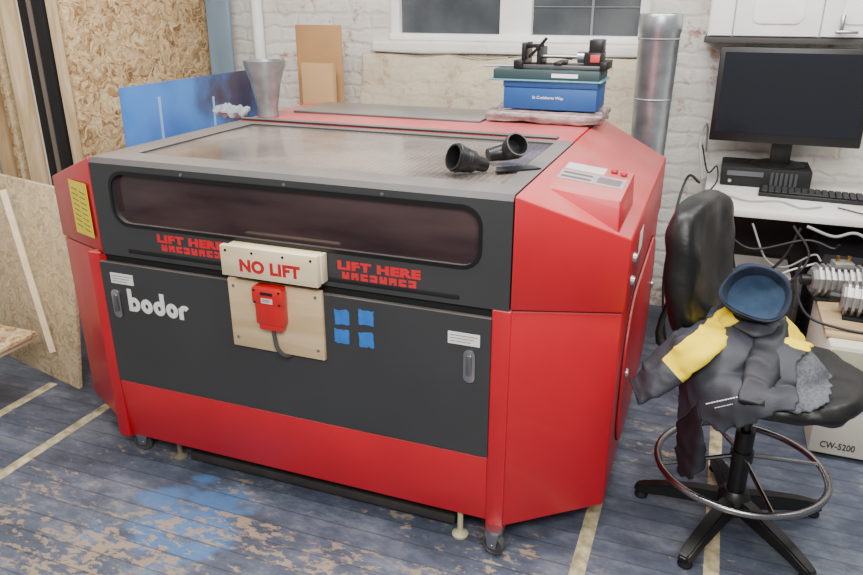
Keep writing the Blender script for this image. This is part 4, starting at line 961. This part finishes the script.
dress(from_faces(co,fs,G4).build('hanging_lining',DARKF,jk,label='dark lining hanging off the seat edge',sharp=180),.0045)
bvh=BVHTree.FromPolygons(co,fs)
def P(u,v,y): return at(u,v,'y',y)
def surf(u,v,off,ydef):
    h=bvh.ray_cast(Vector((0,0,H)),ray(u,v).normalized())
    q=h[0] if h[0] is not None else P(u,v,ydef)
    return q-ray(u,v).normalized()*off
pth=[surf(733,308,.0,2.12),surf(716,325,.008,2.05),surf(695,345,.014,1.99),P(674,362,1.955),P(654,378,1.935),P(634,391,1.93)]
m=MB(); m.tube(pth,[(.012,.046),(.020,.060),(.024,.066),(.024,.062),(.021,.054),(.014,.040)],44,sm=11,up=(-.15,-.55,.82))
m.creases(.008,(.5,.2,.9),15,2.2,.35).creases(.004,(.8,.1,-.5),26,6.2,.5)
a_,b_=m.split_tube(lambda i,k: i<.66 and (.60<k or k<.04))
a_.build('sleeve',NAVY,jk,label='charcoal sleeve with yellow band',sharp=180)
b_.build('yellow_panel',YEL,jk,label='broad yellow band on the left sleeve',sharp=180)
pth=[surf(774,322,.0,2.03),surf(772,340,.006,1.98),surf(765,362,.010,1.92),surf(758,384,.008,1.88),surf(752,404,.005,1.85)]
m=MB(); m.tube(pth,[(.008,.032),(.013,.042),(.015,.044),(.014,.042),(.008,.032)],36,sm=11,up=(-.1,-.65,.75))
m.creases(.007,(.9,.2,.2),16,4.2,.4); m.build('sleeve',DARKF,jk,label='dark sleeve folded forward',sharp=180)
pth=[surf(728,314,.003,2.15),surf(742,324,.006,2.08),surf(760,330,.008,2.05),surf(780,324,.006,2.06)]
m=MB(); m.tube(pth,[(.005,.016),(.009,.022),(.009,.022),(.006,.016)],24,sm=8,up=(0,-.6,.8)); m.creases(.005,(0,.5,1),22,1.2,.4).build('collar',NAVY,jk,label='rolled charcoal collar',sharp=180)
for (u0,v0,u1,v1,h_) in ((706,404,738,397,.0018),(715,408,733,404,.001)):
    g=MB(); k_=0; ok=False
    while k_<.97:
        w_=random.uniform(.035,.06); pp=[]
        for q in (k_,min(1,k_+w_)):
            h=bvh.ray_cast(Vector((0,0,H)),ray(u0+(u1-u0)*q,v0+(v1-v0)*q).normalized())
            if h[0] is not None: pp.append(h[0]-ray(u0,v0).normalized()*.004)
        if len(pp)==2 and (pp[0]-pp[1]).length<.03: g.tube(pp,h_,6); ok=True
        k_+=w_+.035
    if ok: g.build('lettering',WTEXT,jk,label='small white chest print')
# cap
cp=thing('baseball_cap','navy cap lying upturned on the jackets, blue lining showing','cap',tuple(P(757,300,2.12)))
c0=P(756,294,2.10); dirn=Vector((-.10,-.80,.62))
Mx=T(*c0)@frame_to(dirn)@Matrix.Diagonal((1,.92,1,1))
r=.081; wa,ws=.020,9
outer=[(r*1.04*math.cos(R(a)),-r*.75*math.sin(R(a))) for a in range(0,91,6)]; outer[-1]=(0,-r*.75)
MB().lathe([(r*.96,.012),(r+.003,.012)]+outer,56,Mx).wrinkle(.004,22).warp(wa,ws).build('crown',CAPM,cp)
inner=[(r*.95*math.cos(R(a)),-r*.66*math.sin(R(a))) for a in range(0,91,6)]; inner[-1]=(0,-r*.66)
MB().lathe([(r*.96,.012)]+inner,56,Mx).wrinkle(.008,16,True).warp(wa,ws).build('lining',CAPI,cp)
MB().lathe([(r*.965,.014),(r*.93,.012),(r*.84,-.024),(r*.905,-.024)],56,Mx).warp(wa,ws).build('sweatband',CAPM,cp)
rows=[]
for j in range(4):
    f=j/3; row=[]
    for k in range(9):
        a=R(20+140*k/8); rad=r*(1.0+.34*f*max(0,math.sin(math.pi*(k/8)))**.6)
        row.append(Mx@Vector((rad*math.cos(a),rad*math.sin(a),.012-.03*f)))
    rows.append(row)
solid(MB().loft(rows,4).warp(wa,ws).build('brim',CAPM,cp),.003)

# ================= LIGHT =================
def area(loc,tgt,sx_,sy_,p,col=(1,1,1)):
    l=bpy.data.lights.new('light','AREA'); l.shape='RECTANGLE'; l.size=sx_; l.size_y=sy_; l.energy=p; l.color=col
    o=bpy.data.objects.new('ceiling_light',l); C.objects.link(o); o.location=loc
    o.rotation_euler=(Vector(tgt)-Vector(loc)).to_track_quat('-Z','Y').to_euler(); return o
area((-1.0,1.8,2.95),(-1.0,2.1,0),2.6,.8,122,(1,.98,.945))
area((.2,-.6,2.7),(-.8,2.4,.5),1.8,.8,112,(1,.98,.95))
area((1.2,2.4,2.9),(.7,3.2,.7),1.6,.6,52,(1,.98,.945))
wd_=bpy.data.worlds.new('world'); SC.world=wd_; wd_.use_nodes=True
bg=wd_.node_tree.nodes['Background']; bg.inputs[0].default_value=(1,.985,.97,1); bg.inputs[1].default_value=.38
